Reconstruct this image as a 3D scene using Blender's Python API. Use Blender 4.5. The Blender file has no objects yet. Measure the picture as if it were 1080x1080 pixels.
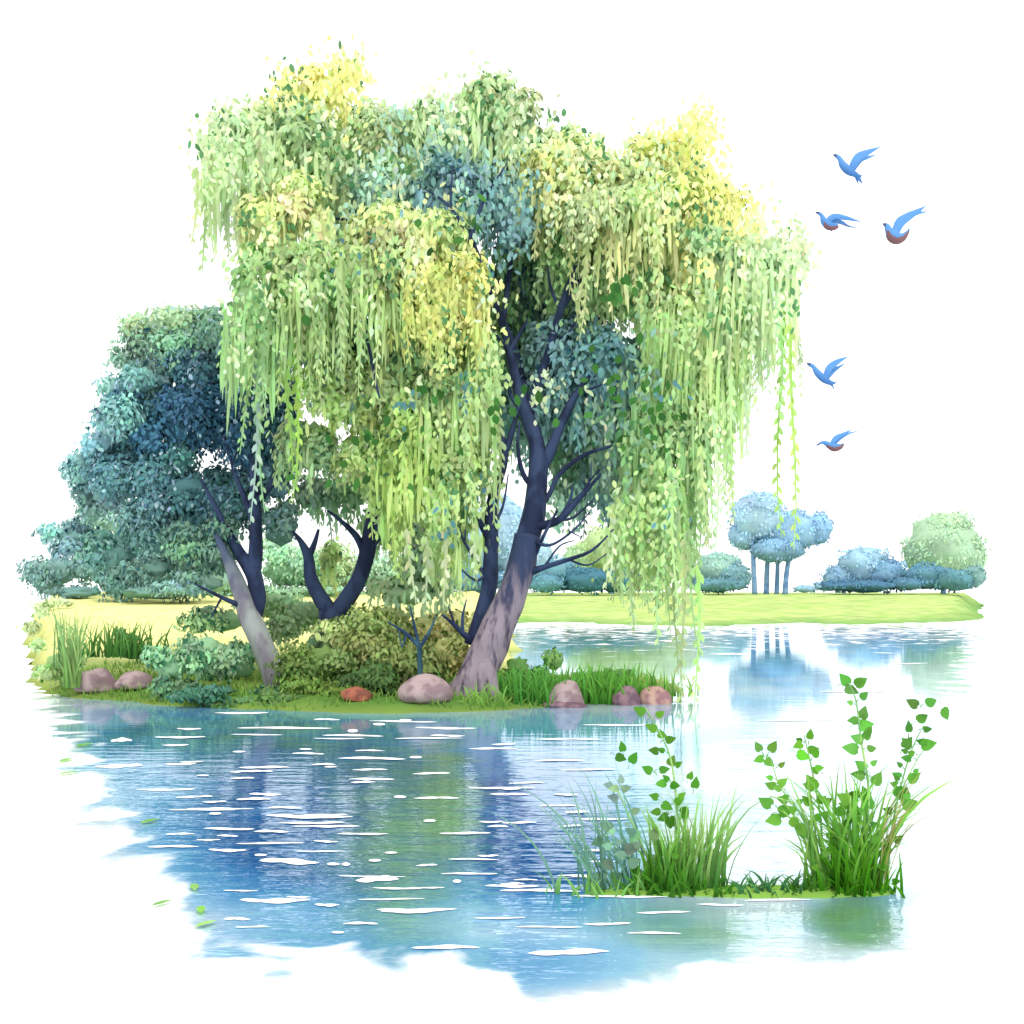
import bpy, bmesh, math, random
import numpy as np
from mathutils import Vector, noise as mnoise
random.seed(7); R = np.random.default_rng(11)
SC = bpy.context.scene; COL = SC.collection
F = 1483.0; H = 2.26; HY = 612.0          # focal length in photo pixels, eye height, horizon row

def P(px, py, d):                          # a point d metres ahead seen at photo pixel (px, py)
    return np.array([(px-540)*d/F, d, H-(py-HY)*d/F])
def G(px, py):                             # the point on the water plane
    d = H*F/(py-HY); return np.array([(px-540)*d/F, d, 0.0])
def lin(c):
    c = np.asarray(c, float)/255.0
    return np.where(c <= .04045, c/12.92, ((c+.055)/1.055)**2.4)

def pale(c, g=.71):                        # a leaf colour, a little lightened
    v = lin(c)**g
    return (v*.93+v.mean()*.07)*np.array([.93, 1.03, 1.0])
# ---------------------------------------------------------------- materials
def newmat(name):
    m = bpy.data.materials.new(name); m.use_nodes = True
    nt = m.node_tree; nt.nodes.clear()
    out = nt.nodes.new('ShaderNodeOutputMaterial')
    return m, nt, out
def N(nt, t, **kw):
    n = nt.nodes.new(t)
    for k, v in kw.items():
        if k in n.inputs: n.inputs[k].default_value = v
        else: setattr(n, k, v)
    return n
def L(nt, a, b): nt.links.new(a, b)
def mix_rgb(nt, fac, a, b, mode='MIX'):
    n = nt.nodes.new('ShaderNodeMix'); n.data_type = 'RGBA'; n.blend_type = mode
    for i, v in ((0, fac), (6, a), (7, b)):
        if hasattr(v, 'links') or hasattr(v, 'is_linked'): L(nt, v, n.inputs[i])
        else: n.inputs[i].default_value = v if i == 0 else (*v, 1)
    return n.outputs[2]

def leaf_mat(name, trans=.4, vary=.25, scale=2.5):
    m, nt, out = newmat(name)
    at = N(nt, 'ShaderNodeAttribute', attribute_name='Col')
    tc = N(nt, 'ShaderNodeTexCoord')
    ns = N(nt, 'ShaderNodeTexNoise'); ns.inputs['Scale'].default_value = scale; ns.inputs['Detail'].default_value = 3
    L(nt, tc.outputs['Object'], ns.inputs['Vector'])
    mr = N(nt, 'ShaderNodeMapRange'); mr.inputs['From Min'].default_value = .3; mr.inputs['From Max'].default_value = .7
    mr.inputs['To Min'].default_value = 1-vary; mr.inputs['To Max'].default_value = 1+vary
    L(nt, ns.outputs['Fac'], mr.inputs['Value'])
    vm = N(nt, 'ShaderNodeVectorMath', operation='SCALE'); L(nt, at.outputs['Color'], vm.inputs[0]); L(nt, mr.outputs[0], vm.inputs['Scale'])
    d = N(nt, 'ShaderNodeBsdfDiffuse'); t = N(nt, 'ShaderNodeBsdfTranslucent')
    L(nt, vm.outputs[0], d.inputs['Color']); L(nt, vm.outputs[0], t.inputs['Color'])
    mx = N(nt, 'ShaderNodeMixShader'); mx.inputs[0].default_value = trans
    L(nt, d.outputs[0], mx.inputs[1]); L(nt, t.outputs[0], mx.inputs[2]); L(nt, mx.outputs[0], out.inputs[0])
    return m
def mottled(name, c1, c2, scale=3, rough=.8, stretch=(1,1,1), lo=.42, hi=.58, bump=.0, high=None):
    m, nt, out = newmat(name)
    tc = N(nt, 'ShaderNodeTexCoord'); mp = N(nt, 'ShaderNodeMapping'); mp.inputs['Scale'].default_value = stretch
    L(nt, tc.outputs['Object'], mp.inputs['Vector'])
    ns = N(nt, 'ShaderNodeTexNoise'); ns.inputs['Scale'].default_value = scale; ns.inputs['Detail'].default_value = 4
    L(nt, mp.outputs[0], ns.inputs['Vector'])
    mr = N(nt, 'ShaderNodeMapRange', interpolation_type='SMOOTHSTEP'); mr.inputs['From Min'].default_value = lo; mr.inputs['From Max'].default_value = hi
    L(nt, ns.outputs['Fac'], mr.inputs['Value'])
    a = tuple(lin(c1)); b = tuple(lin(c2))
    col = mix_rgb(nt, mr.outputs[0], a, b)
    if high:                                # bark that turns darker and smoother higher up the stem
        sx = N(nt, 'ShaderNodeSeparateXYZ'); L(nt, tc.outputs['Object'], sx.inputs[0])
        ad = N(nt, 'ShaderNodeMath', operation='ADD'); L(nt, sx.outputs[2], ad.inputs[0])
        ml = N(nt, 'ShaderNodeMath', operation='MULTIPLY'); L(nt, ns.outputs['Fac'], ml.inputs[0]); ml.inputs[1].default_value = 1.6; L(nt, ml.outputs[0], ad.inputs[1])
        hr = N(nt, 'ShaderNodeMapRange', interpolation_type='SMOOTHSTEP'); hr.inputs['From Min'].default_value = high[1]+.8; hr.inputs['From Max'].default_value = high[2]+.8
        L(nt, ad.outputs[0], hr.inputs['Value']); col = mix_rgb(nt, hr.outputs[0], col, tuple(lin(high[0])))
    p = N(nt, 'ShaderNodeBsdfPrincipled'); p.inputs['Roughness'].default_value = rough; p.inputs['Specular IOR Level'].default_value = .2
    L(nt, col, p.inputs['Base Color'])
    if bump:
        bp = N(nt, 'ShaderNodeBump'); bp.inputs['Strength'].default_value = bump; bp.inputs['Distance'].default_value = .05
        L(nt, ns.outputs['Fac'], bp.inputs['Height']); L(nt, bp.outputs[0], p.inputs['Normal'])
    L(nt, p.outputs[0], out.inputs[0])
    return m

LEAF = leaf_mat('willow_leaf', .42, .14, .9)
FAR = leaf_mat('far_leaf', .3, .18, .5)
TERR = leaf_mat('turf', 0.0, .12, .9)
BLADE = leaf_mat('blade', .4, .15, 3)
M_trunk = mottled('bark_pale', (138,126,134), (74,66,82), 5, .85, (1.4,1.4,.35), .46, .66, .6, ((44,56,84), 1.3, 2.9))
M_dark = mottled('bark_dark', (48,62,92), (26,36,62), 3, .8, (1,1,.4), .4, .6, .4)
M_teal = mottled('bark_teal', (58,96,106), (34,56,86), 3, .8, (1,1,.4), .4, .6)
M_grey = mottled('bark_grey', (150,156,154), (120,116,126), 2.2, .8, (1,1,.4), .45, .6, .4, ((70,84,110), 1.6, 3.0))
M_bluebark = mottled('bark_blue', (128,160,200), (96,130,180), 1, .8)
M_pink = mottled('rock_pink', (164,144,144), (128,108,112), 3, .8, (1,1,1.4), .4, .6, .3)
M_mauve = mottled('rock_mauve', (136,108,116), (100,78,90), 4, .8, (1,1,1), .4, .6, .3)
M_tan = mottled('rock_tan', (186,152,138), (146,108,112), 4, .8, (1,1,1), .4, .6, .3)
M_red = mottled('rock_red', (156,92,72), (116,70,58), 5, .8, (1,1,1), .4, .6, .3)
M_mud = mottled('mud', (150,124,116), (112,96,84), 4, .8)

# ---------------------------------------------------------------- objects
def link(name, me, mat=None, parent=None):
    o = bpy.data.objects.new(name, me); COL.objects.link(o)
    if mat is not None:
        for m in (mat if isinstance(mat, (list, tuple)) else [mat]): me.materials.append(m)
    if parent is not None: o.parent = parent
    return o
def tag(o, label, cat, group=None, kind=None):
    o['label'] = label; o['category'] = cat
    if group: o['group'] = group
    if kind: o['kind'] = kind
    return o
def thing(name, label, cat, group=None):
    o = bpy.data.objects.new(name, None); COL.objects.link(o); o.empty_display_size = .2
    return tag(o, label, cat, group)
def npmesh(name, verts, faces_flat, counts, cols=None, normals=None, smooth=True):
    me = bpy.data.meshes.new(name)
    verts = np.asarray(verts, np.float32); counts = np.asarray(counts, np.int32)
    me.vertices.add(len(verts)); me.vertices.foreach_set('co', verts.ravel())
    me.loops.add(len(faces_flat)); me.loops.foreach_set('vertex_index', np.asarray(faces_flat, np.int32))
    me.polygons.add(len(counts))
    st = np.concatenate([[0], np.cumsum(counts)[:-1]]).astype(np.int32)
    me.polygons.foreach_set('loop_start', st)
    me.update(calc_edges=True); me.validate()
    me.polygons.foreach_set('use_smooth', [smooth]*len(me.polygons))
    if cols is not None:
        a = me.color_attributes.new('Col', 'FLOAT_COLOR', 'POINT')
        c4 = np.ones((len(verts), 4), np.float32); c4[:, :3] = cols
        a.data.foreach_set('color', c4.ravel())
    if normals is not None:
        me.normals_split_custom_set_from_vertices([tuple(v) for v in normals])
    return me

class Bag:                                # gathers leaves, blades and lumps into one mesh
    def __init__(s): s.v=[]; s.f=[]; s.c=[]; s.col=[]; s.nr=[]; s.n=0
    def add(s, v, f, cnt, col, nr):
        s.v.append(v); s.f.append(np.asarray(f).ravel()+s.n); s.c.append(cnt); s.col.append(col); s.nr.append(nr); s.n += len(v)
    def leaves(s, c, dr, nr, Ln, W, col, soft=None):
        n = len(c)
        if not n: return
        dr = dr/np.linalg.norm(dr, axis=1, keepdims=True)
        sd = np.cross(dr, nr)
        if soft is not None:
            fl_ = np.sum(np.cross(sd, dr)*soft, 1) < 0; sd[fl_] *= -1
        sd /= np.linalg.norm(sd, axis=1, keepdims=True)+1e-9
        up = np.cross(sd, dr)
        Ln = np.broadcast_to(Ln, n)[:, None]; W = np.broadcast_to(W, n)[:, None]
        prof = [(-.5,0),(-.18,.42),(.18,.40),(.5,0),(.18,-.40),(-.18,-.42)]
        V = np.stack([c+dr*Ln*a+sd*W*b+up*W*(.18*abs(b)) for a, b in prof], 1).reshape(-1, 3)
        fi = np.arange(n*6)
        nn = up if soft is None else soft
        s.add(V, fi, np.full(n, 6), np.repeat(col, 6, 0), np.repeat(nn, 6, 0))
    def lump(s, c, r, col, amp=.18, sub=3, freq=1.0, flat=None):
        bm = bmesh.new(); bmesh.ops.create_icosphere(bm, subdivisions=sub, radius=1)
        off = Vector(R.uniform(-50, 50, 3))
        for v in bm.verts:
            n1 = mnoise.noise(v.co*1.8*freq+off)*amp*1.6+mnoise.noise(v.co*4.5*freq+off)*amp
            v.co *= 1+n1
        bm.verts.index_update()
        V = np.array([v.co[:] for v in bm.verts])*np.asarray(r)+c
        bm.normal_update()
        nr = np.array([v.normal[:] for v in bm.verts])/np.asarray(r); nr /= np.linalg.norm(nr, axis=1, keepdims=True)
        fl = np.array([[v.index for v in f.verts] for f in bm.faces])
        bm.free()
        s.add(V, fl, np.full(len(fl), 3), np.tile(col, (len(V), 1)), nr)
    def blades(s, base, tip, w, col, bend=.25, seg=5, tipcol=None):
        # tapered, bent grass blades; base/tip n x 3
        n = len(base); base = np.asarray(base); tip = np.asarray(tip)
        w = np.broadcast_to(w, n)
        ax = tip-base; side = np.cross(ax, np.array([0, 1.0, 0])+R.normal(0, .5, (n, 3)))
        side /= np.linalg.norm(side, axis=1, keepdims=True)+1e-9
        fl_ = np.cross(side, ax)[:, 1] > 0; side[fl_] *= -1
        b = np.broadcast_to(bend, n)[:, None]
        ctrl = base+np.array([0, 0, 1.0])*np.linalg.norm(ax, axis=1, keepdims=True)*(.5+b)+ax*np.array([1, 1, 0])*.15
        rows = []; cs = []
        for k in range(seg+1):
            t = k/seg
            p = (1-t)**2*base+2*t*(1-t)*ctrl+t*t*tip
            ww = (w*(1-t)**.8*(.75+.5*t*(1-t)*2)*.5)[:, None]
            rows += [p-side*ww, p+side*ww]
            cc = col if tipcol is None else col*(1-t)+tipcol*t
            cs += [cc, cc]
        V = np.stack(rows, 1).reshape(-1, 3); C = np.stack(cs, 1).reshape(-1, 3)
        m = 2*(seg+1); q = []
        for k in range(seg): q.append([2*k, 2*k+1, 2*k+3, 2*k+2])
        q = np.array(q)
        fi = (np.arange(n)[:, None, None]*m+q[None]).reshape(-1)
        nr = np.cross(side, ax); nr /= np.linalg.norm(nr, axis=1, keepdims=True)+1e-9
        nr = nr+np.array([0, 0, .5])
        nr /= np.linalg.norm(nr, axis=1, keepdims=True)
        s.add(V, fi, np.full(n*seg, 4), C, np.repeat(nr, m, 0))
    def build(s, name, mat, parent=None):
        me = npmesh(name, np.concatenate(s.v), np.concatenate(s.f), np.concatenate(s.c), np.clip(np.concatenate(s.col), 0, 1), np.concatenate(s.nr))
        return link(name, me, mat, parent)

def unit(n):
    v = R.normal(size=(n, 3)); return v/np.linalg.norm(v, axis=1, keepdims=True)
def jit(col, n, amt=.16, hue=.06):
    c = np.tile(col, (n, 1))*(1+R.normal(0, amt, (n, 1)))
    return np.clip(c*(1+R.normal(0, hue, (n, 3))), .004, .95)

def dome(bag, px, py, rx, rz, d, srgb, dens=1.0, leaf=9, curtain=0, strands=None, gain=1.0, core=.8, ry=None, accent=.06, acc=None, veil=1.0, coreamp=.26, solid=False):
    """one mass of a crown: an uneven inner mass, a shell of leaves, and hanging shoots below"""
    s = d/F; c = P(px, py, d); r = np.array([rx*s, (ry or (rx+rz)*.42)*s, rz*s])
    col = np.clip(pale(srgb)*gain, 0, .93)
    if core: bag.lump(c+[0, (0 if solid else .25)*r[1], 0], r*core*(1.0 if solid else .7), col*.95, coreamp, 3)
    k = max(3, int(rx*rz/260)) if not solid else 1
    for i in range(k):
        if k == 1: cc = c; rr = r; cl = col
        else:
            o = unit(1)[0]*R.uniform(.35, .8); cc = c+o*r; rr = r*R.uniform(.32, .6)
            cl = np.clip(col*(1+R.normal(0, .10))*(1+R.normal(0, .05, 3)), .004, .95)
            if core: bag.lump(cc, rr*.5, cl, .3, 2)
        n = int(dens*rr[0]*rr[2]/s/s*(.26 if k == 1 else .40))
        u = unit(n); u[:, 2] = np.where(R.random(n) < .3, np.abs(u[:, 2]), u[:, 2])
        rad = R.uniform(.55, 1.15, n) if not solid else R.uniform(.86, 1.04, n); ph = R.uniform(0, 6.28, 3)
        rad *= 1+.16*np.sin(u[:, 0]*5+ph[0])*np.cos(u[:, 2]*6+ph[1])+.08*np.sin(u[:, 2]*11+ph[2])
        cen = cc+u*rr*rad[:, None]
        dr = np.cross(u, R.normal(size=(n, 3)))*.8+np.array([0, 0, -.9])+u*.35
        nr = u+R.normal(0, .5, (n, 3)); nr /= np.linalg.norm(nr, axis=1, keepdims=True)
        soft = (cen-c)/(r*r); soft /= np.linalg.norm(soft, axis=1, keepdims=True)+1e-9; soft = soft*.6+nr*.25+np.array([0, -.45, .35]); soft /= np.linalg.norm(soft, axis=1, keepdims=True)
        C = jit(cl, n, .08)
        if accent:
            q = R.random(n) < accent; ac = lin(acc)**.85 if acc is not None else col*.45
            C[q] = jit(ac, q.sum(), .15)
        bag.leaves(cen, dr, nr, R.uniform(.6, 1.35, n)*leaf*s, R.uniform(.35, .75, n)*leaf*s, C, soft)
    if curtain:
        m = strands or int(rx*.7)
        for _ in range(m):
            a = R.uniform(0, 6.28); q = math.sqrt(R.random())
            st = c+np.array([math.cos(a)*r[0]*q, math.sin(a)*r[1]*q, -r[2]*R.uniform(-.2, .45)])
            hang(bag, st, curtain*s*R.uniform(.45, 1.1), col, s, leaf, (st[0]-c[0])*.12)
        m = int(rx*curtain/60*veil)
        a = R.uniform(0, 6.28, m); q = np.sqrt(R.random(m)); t = R.random(m)**1.3
        ln = curtain*s*R.uniform(.25, .55, m)
        st = c+np.stack([np.cos(a)*r[0]*q*.95, np.sin(a)*r[1]*q, -r[2]*R.uniform(-.3, .4, m)-t*curtain*s*.55-ln*.3], 1)
        nr = np.stack([R.normal(0, .4, m), -np.ones(m), R.normal(0, .1, m)], 1); nr /= np.linalg.norm(nr, axis=1, keepdims=True)
        dr = np.stack([R.normal(0, .06, m), R.normal(0, .06, m), -np.ones(m)], 1)
        bag.leaves(st, dr, nr, ln, R.uniform(.3, .65, m)*leaf*s, jit(np.clip(col*1.05, 0, .9), m, .13, .05), (nr+[0, -.3, .6])/np.linalg.norm(nr+[0, -.3, .6], axis=1, keepdims=True))

def hang(bag, st, ln, col, s, leaf=9, drift=0., dens=1.0, ribbon=True, wl=1.0, cvar=.12):
    """a hanging willow shoot: thin stem, narrow leaves on both sides"""
    col = np.clip(col*(1+R.normal(0, cvar))*(1+R.normal(0, .05, 3)), .004, .95)
    k = max(4, int(ln/(leaf*s*.62)*dens))
    t = (np.arange(k)+R.random(k)*.6)/k
    ph = R.uniform(0, 6.28); ph2 = R.uniform(0, 6.28)
    off = lambda t: np.stack([drift*t+.05*ln*np.sin(t*3+ph)*t, .04*ln*np.sin(t*2.6+ph2)*t, -ln*t], 1)
    c = st+off(t)
    side = np.where(np.arange(k) % 2, 1., -1.)
    yaw = R.uniform(-.9, .9, k)
    dr = np.stack([side*np.cos(yaw)*.45, np.sin(yaw)*.5, -np.ones(k)], 1)
    c = c+np.stack([side*.28*leaf*s*np.cos(yaw), np.sin(yaw)*.2*leaf*s, np.zeros(k)], 1)
    nr = np.stack([R.normal(0, .5, k), -np.ones(k), R.normal(.2, .4, k)], 1); nr /= np.linalg.norm(nr, axis=1, keepdims=True)
    soft = nr*.5+np.array([0, -.5, .5]); soft /= np.linalg.norm(soft, axis=1, keepdims=True)
    sz = (1-.45*t)*R.uniform(.8, 1.25, k)*leaf*s
    bag.leaves(c, dr, nr, sz*1.35, sz*.5*wl, jit(col, k, .10), soft)
    if ribbon:
        tt = np.linspace(0, 1, 6); ctr = st+off(tt); w = (leaf*s*.22)*(1-.8*tt)
        V = np.concatenate([ctr-np.array([1, .3, 0])*w[:, None], ctr+np.array([1, .3, 0])*w[:, None]])
        f = np.array([[i, i+1, i+7, i+6] for i in range(5)])
        bag.add(V, f, np.full(5, 4), np.tile(col*.9, (12, 1)), np.tile([0, -.8, .6], (12, 1)))

def tube(paths, name, mat, parent, res=10, wob=.06):
    """limbs: each path is [(px, py, d, radius_px), ...], smoothed and tapered"""
    bm = bmesh.new()
    for path in paths:
        pts = np.array([[*P(a, b, d), r*d/F] for a, b, d, r in path])
        out = []
        for i in range(len(pts)-1):
            p0 = pts[max(i-1, 0)]; p1 = pts[i]; p2 = pts[i+1]; p3 = pts[min(i+2, len(pts)-1)]
            for k in range(5):
                t = k/5
                out.append(.5*((2*p1)+(-p0+p2)*t+(2*p0-5*p1+4*p2-p3)*t*t+(-p0+3*p1-3*p2+p3)*t**3))
        out.append(pts[-1]); out = np.array(out)
        rings = []; off = R.uniform(0, 90)
        for i, q in enumerate(out):
            tn = out[min(i+1, len(out)-1)][:3]-out[max(i-1, 0)][:3]; tn = Vector(tn).normalized()
            a = tn.cross(Vector((0, 1, 0))).normalized(); b = tn.cross(a).normalized()
            ring = []
            for j in range(res):
                th = 2*math.pi*j/res
                rr = max(q[3], .002)*(1+wob*2.2*mnoise.noise(Vector((math.cos(th)*1.4, math.sin(th)*1.4, i*.22+off))))
                ring.append(bm.verts.new(Vector(q[:3])+a*(math.cos(th)*rr)+b*(math.sin(th)*rr)))
            rings.append(ring)
        for i in range(len(rings)-1):
            for j in range(res):
                bm.faces.new((rings[i][j], rings[i][(j+1) % res], rings[i+1][(j+1) % res], rings[i+1][j]))
        bm.faces.new(rings[0][::-1]); bm.faces.new(rings[-1])
    bmesh.ops.recalc_face_normals(bm, faces=bm.faces)
    for f in bm.faces: f.smooth = True
    me = bpy.data.meshes.new(name); bm.to_mesh(me); bm.free()
    return link(name, me, mat, parent)

# ---------------------------------------------------------------- camera, sky, sun
cam = bpy.data.cameras.new('camera'); co = bpy.data.objects.new('camera', cam); COL.objects.link(co)
co.location = (0, 0, H); co.rotation_euler = (math.radians(90), 0, 0)
cam.sensor_width = 36; cam.lens = 36*F/1080; cam.shift_y = (HY-540)/1080
cam.clip_start = .1; cam.clip_end = 6000; SC.camera = co
SUN_EL, SUN_AZ = 50, 160        # degrees; azimuth clockwise from +Y (behind the viewer, to the right)
w = bpy.data.worlds.new('World'); SC.world = w; w.use_nodes = True
nt = w.node_tree; nt.nodes.clear()
wo = nt.nodes.new('ShaderNodeOutputWorld'); bg = nt.nodes.new('ShaderNodeBackground')
sky = nt.nodes.new('ShaderNodeTexSky'); sky.sky_type = 'NISHITA'; sky.sun_disc = False
sky.sun_elevation = math.radians(SUN_EL); sky.sun_rotation = math.radians(SUN_AZ)
sc = N(nt, 'ShaderNodeVectorMath', operation='SCALE'); sc.inputs['Scale'].default_value = .1; L(nt, sky.outputs[0], sc.inputs[0])
L(nt, mix_rgb(nt, .92, (0, 0, 0), (1, 1, 1)), bg.inputs[0])
mixn = [n for n in nt.nodes if n.type == 'MIX'][0]; L(nt, sc.outputs[0], mixn.inputs[6])
mixn.inputs[7].default_value = (1.12, 1.12, 1.12, 1)
bg.inputs[1].default_value = 1.0; L(nt, bg.outputs[0], wo.inputs[0])
sl = bpy.data.lights.new('sun', 'SUN'); sl.energy = 1.0; sl.angle = math.radians(16); sl.color = (1, .965, .9)
so = bpy.data.objects.new('sun', sl); COL.objects.link(so)
el, az = math.radians(SUN_EL), math.radians(SUN_AZ)
sd = Vector((math.sin(az)*math.cos(el), math.cos(az)*math.cos(el), math.sin(el)))
so.rotation_euler = sd.to_track_quat('Z', 'Y').to_euler(); so.location = sd*40
SC.view_settings.view_transform = 'Standard'; SC.view_settings.look = 'None'
SC.view_settings.exposure = .62; SC.view_settings.gamma = 1
SC.render.engine = 'CYCLES'; SC.cycles.use_denoising = True
SC.cycles.max_bounces = 8; SC.cycles.diffuse_bounces = 4; SC.cycles.transmission_bounces = 6

# ---------------------------------------------------------------- ground: pale sheet to the horizon
m_ground, nt, out = newmat('pale_ground')
p = N(nt, 'ShaderNodeBsdfDiffuse'); p.inputs[0].default_value = (.93, .93, .935, 1); L(nt, p.outputs[0], out.inputs[0])
v = np.array([(-3000, -400, -.006), (3000, -400, -.006), (3000, 4000, -.006), (-3000, 4000, -.006)])
g = link('ground', npmesh('ground', v, [0, 1, 2, 3], [4]), m_ground); g['kind'] = 'structure'; g['label'] = 'bare white ground around the pond, running to the horizon'

# ---------------------------------------------------------------- water
def poly_sd(px, py, poly):
    """signed distance (positive inside) to a closed polygon, vectorised"""
    poly = np.asarray(poly, float); d = np.full(px.shape, 1e9); ins = np.zeros(px.shape, bool)
    for i in range(len(poly)):
        a = poly[i]; b = poly[(i+1) % len(poly)]; e = b-a
        t = np.clip(((px-a[0])*e[0]+(py-a[1])*e[1])/(e@e), 0, 1)
        d = np.minimum(d, np.hypot(px-a[0]-t*e[0], py-a[1]-t*e[1]))
        cr = ((a[1] > py) != (b[1] > py)) & (px < (b[0]-a[0])*(py-a[1])/((b[1]-a[1]) or 1e-9)+a[0])
        ins ^= cr
    return np.where(ins, d, -d)
pond = [(20,700),(30,740),(55,775),(80,805),(85,835),(75,860),(110,885),(112,915),(165,925),(180,960),(205,1012),(300,1024),(360,1020),(440,1034),(500,1048),(600,1050),(700,1044),(800,1020),(890,1036),(966,1020),(1004,960),(985,890),(1005,820),(1010,760),(1030,715),(1040,685),(1034,655),(1000,648),(20,648)]
rows = np.concatenate([np.arange(644, 700, 1.0), np.arange(700, 800, 2.0), np.arange(800, 1130, 4.0)])
cols = np.arange(-60, 1150, 5.0)
PX, PY = np.meshgrid(cols, rows); D = H*F/(PY-HY)
V = np.stack([(PX-540)*D/F, D, np.zeros_like(D)], -1).reshape(-1, 3)
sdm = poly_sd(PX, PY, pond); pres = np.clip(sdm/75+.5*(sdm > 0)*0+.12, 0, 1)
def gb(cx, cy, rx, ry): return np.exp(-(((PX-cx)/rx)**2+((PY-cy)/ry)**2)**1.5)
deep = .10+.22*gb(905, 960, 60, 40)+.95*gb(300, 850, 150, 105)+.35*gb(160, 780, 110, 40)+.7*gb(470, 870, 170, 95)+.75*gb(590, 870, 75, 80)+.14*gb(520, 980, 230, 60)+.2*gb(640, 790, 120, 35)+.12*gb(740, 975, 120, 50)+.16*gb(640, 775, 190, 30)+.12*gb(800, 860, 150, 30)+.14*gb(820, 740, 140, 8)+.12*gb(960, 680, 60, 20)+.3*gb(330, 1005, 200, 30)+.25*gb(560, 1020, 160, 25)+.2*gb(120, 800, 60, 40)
deep = np.clip(deep+.45*gb(812, 693, 55, 26)+.2*gb(930, 690, 60, 16), 0, 1)  # bluer patches paint the far trees' reflections into the water colour
nr_, nc_ = D.shape; idx = np.arange(nr_*nc_).reshape(nr_, nc_)
q = np.stack([idx[1:, :-1], idx[1:, 1:], idx[:-1, 1:], idx[:-1, :-1]], -1).reshape(-1)
green_refl = np.clip(.55*gb(425, 890, 90, 130)+.5*gb(230, 770, 170, 24)+.35*gb(480, 830, 40, 60)+.6*gb(720, 975, 120, 34)+.9*gb(905, 970, 55, 34)+.8*gb(620, 682, 90, 34)+.5*gb(990, 685, 50, 22), 0, 1)
C = np.stack([pres, deep, green_refl], -1).reshape(-1, 3)
m_water, nt, out = newmat('pond_water')
at = N(nt, 'ShaderNodeAttribute', attribute_name='Col'); sep = N(nt, 'ShaderNodeSeparateColor'); L(nt, at.outputs['Color'], sep.inputs[0])
tc = N(nt, 'ShaderNodeTexCoord')
def noise(scale, st, det=3, dist=0.):
    mp = N(nt, 'ShaderNodeMapping'); mp.inputs['Scale'].default_value = st; L(nt, tc.outputs['Object'], mp.inputs['Vector'])
    n = N(nt, 'ShaderNodeTexNoise'); n.inputs['Scale'].default_value = scale; n.inputs['Detail'].default_value = det; n.inputs['Distortion'].default_value = dist
    L(nt, mp.outputs[0], n.inputs['Vector']); return n.outputs['Fac']
def math_(op, a, b=0., c=0.):
    n = N(nt, 'ShaderNodeMath', operation=op)
    for i, x in enumerate((a, b, c)):
        if isinstance(x, (int, float)): n.inputs[i].default_value = x
        else: L(nt, x, n.inputs[i])
    return n.outputs[0]
def smooth(x, a, b):
    n = N(nt, 'ShaderNodeMapRange', interpolation_type='SMOOTHSTEP'); n.inputs['From Min'].default_value = a; n.inputs['From Max'].default_value = b
    L(nt, x, n.inputs['Value']); return n.outputs[0]
n1 = noise(1.3, (1, .8, 1), 4, .6)
n2 = noise(1.1, (.9, .55, 1), 3, .3)
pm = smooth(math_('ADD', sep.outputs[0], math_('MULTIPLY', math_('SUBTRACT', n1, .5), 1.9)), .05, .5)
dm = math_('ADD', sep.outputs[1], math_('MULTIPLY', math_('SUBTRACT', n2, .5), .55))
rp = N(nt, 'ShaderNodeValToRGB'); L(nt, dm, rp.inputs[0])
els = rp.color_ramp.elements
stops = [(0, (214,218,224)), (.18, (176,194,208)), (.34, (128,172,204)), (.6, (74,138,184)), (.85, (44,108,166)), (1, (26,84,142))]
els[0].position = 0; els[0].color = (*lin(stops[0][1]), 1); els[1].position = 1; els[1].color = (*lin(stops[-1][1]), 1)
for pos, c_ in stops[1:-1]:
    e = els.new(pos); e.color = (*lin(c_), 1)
wcol = mix_rgb(nt, smooth(math_('ADD', sep.outputs[2], math_('MULTIPLY', math_('SUBTRACT', n1, .5), .8)), .1, 1.0), rp.outputs[0], tuple(lin((92,134,86))))   # green reflections of trees, bank and grass painted into the water colour
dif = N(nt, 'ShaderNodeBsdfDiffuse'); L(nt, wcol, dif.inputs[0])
gl = N(nt, 'ShaderNodeBsdfGlossy'); gl.inputs['Roughness'].default_value = .03; gl.inputs['Color'].default_value = (.82, .93, 1, 1)
h = math_('ADD', math_('MULTIPLY', noise(2.2, (.5, 1.6, 1), 3), 1.0), math_('MULTIPLY', noise(9, (.5, 1.4, 1), 2), .2))
bp = N(nt, 'ShaderNodeBump'); sx = N(nt, 'ShaderNodeSeparateXYZ'); L(nt, tc.outputs['Object'], sx.inputs[0])
calm = N(nt, 'ShaderNodeMapRange', interpolation_type='SMOOTHSTEP')          # breeze ruffles the near water, the far side lies calm
for k_, v_ in (('From Min', 9), ('From Max', 24), ('To Min', 1), ('To Max', .05)): calm.inputs[k_].default_value = v_
L(nt, sx.outputs[1], calm.inputs['Value']); h = math_('MULTIPLY', h, calm.outputs[0])
bp.inputs['Strength'].default_value = .5; bp.inputs['Distance'].default_value = .05; L(nt, h, bp.inputs['Height'])
L(nt, bp.outputs[0], gl.inputs['Normal'])
fr = N(nt, 'ShaderNodeFresnel'); fr.inputs[0].default_value = 2.1
ff = math_('MULTIPLY', fr.outputs[0], 1.0)
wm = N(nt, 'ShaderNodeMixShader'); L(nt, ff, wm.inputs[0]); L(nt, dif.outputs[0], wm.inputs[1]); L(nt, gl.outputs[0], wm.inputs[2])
bed = N(nt, 'ShaderNodeBsdfDiffuse'); bed.inputs[0].default_value = (.93, .93, .935, 1)
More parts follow.
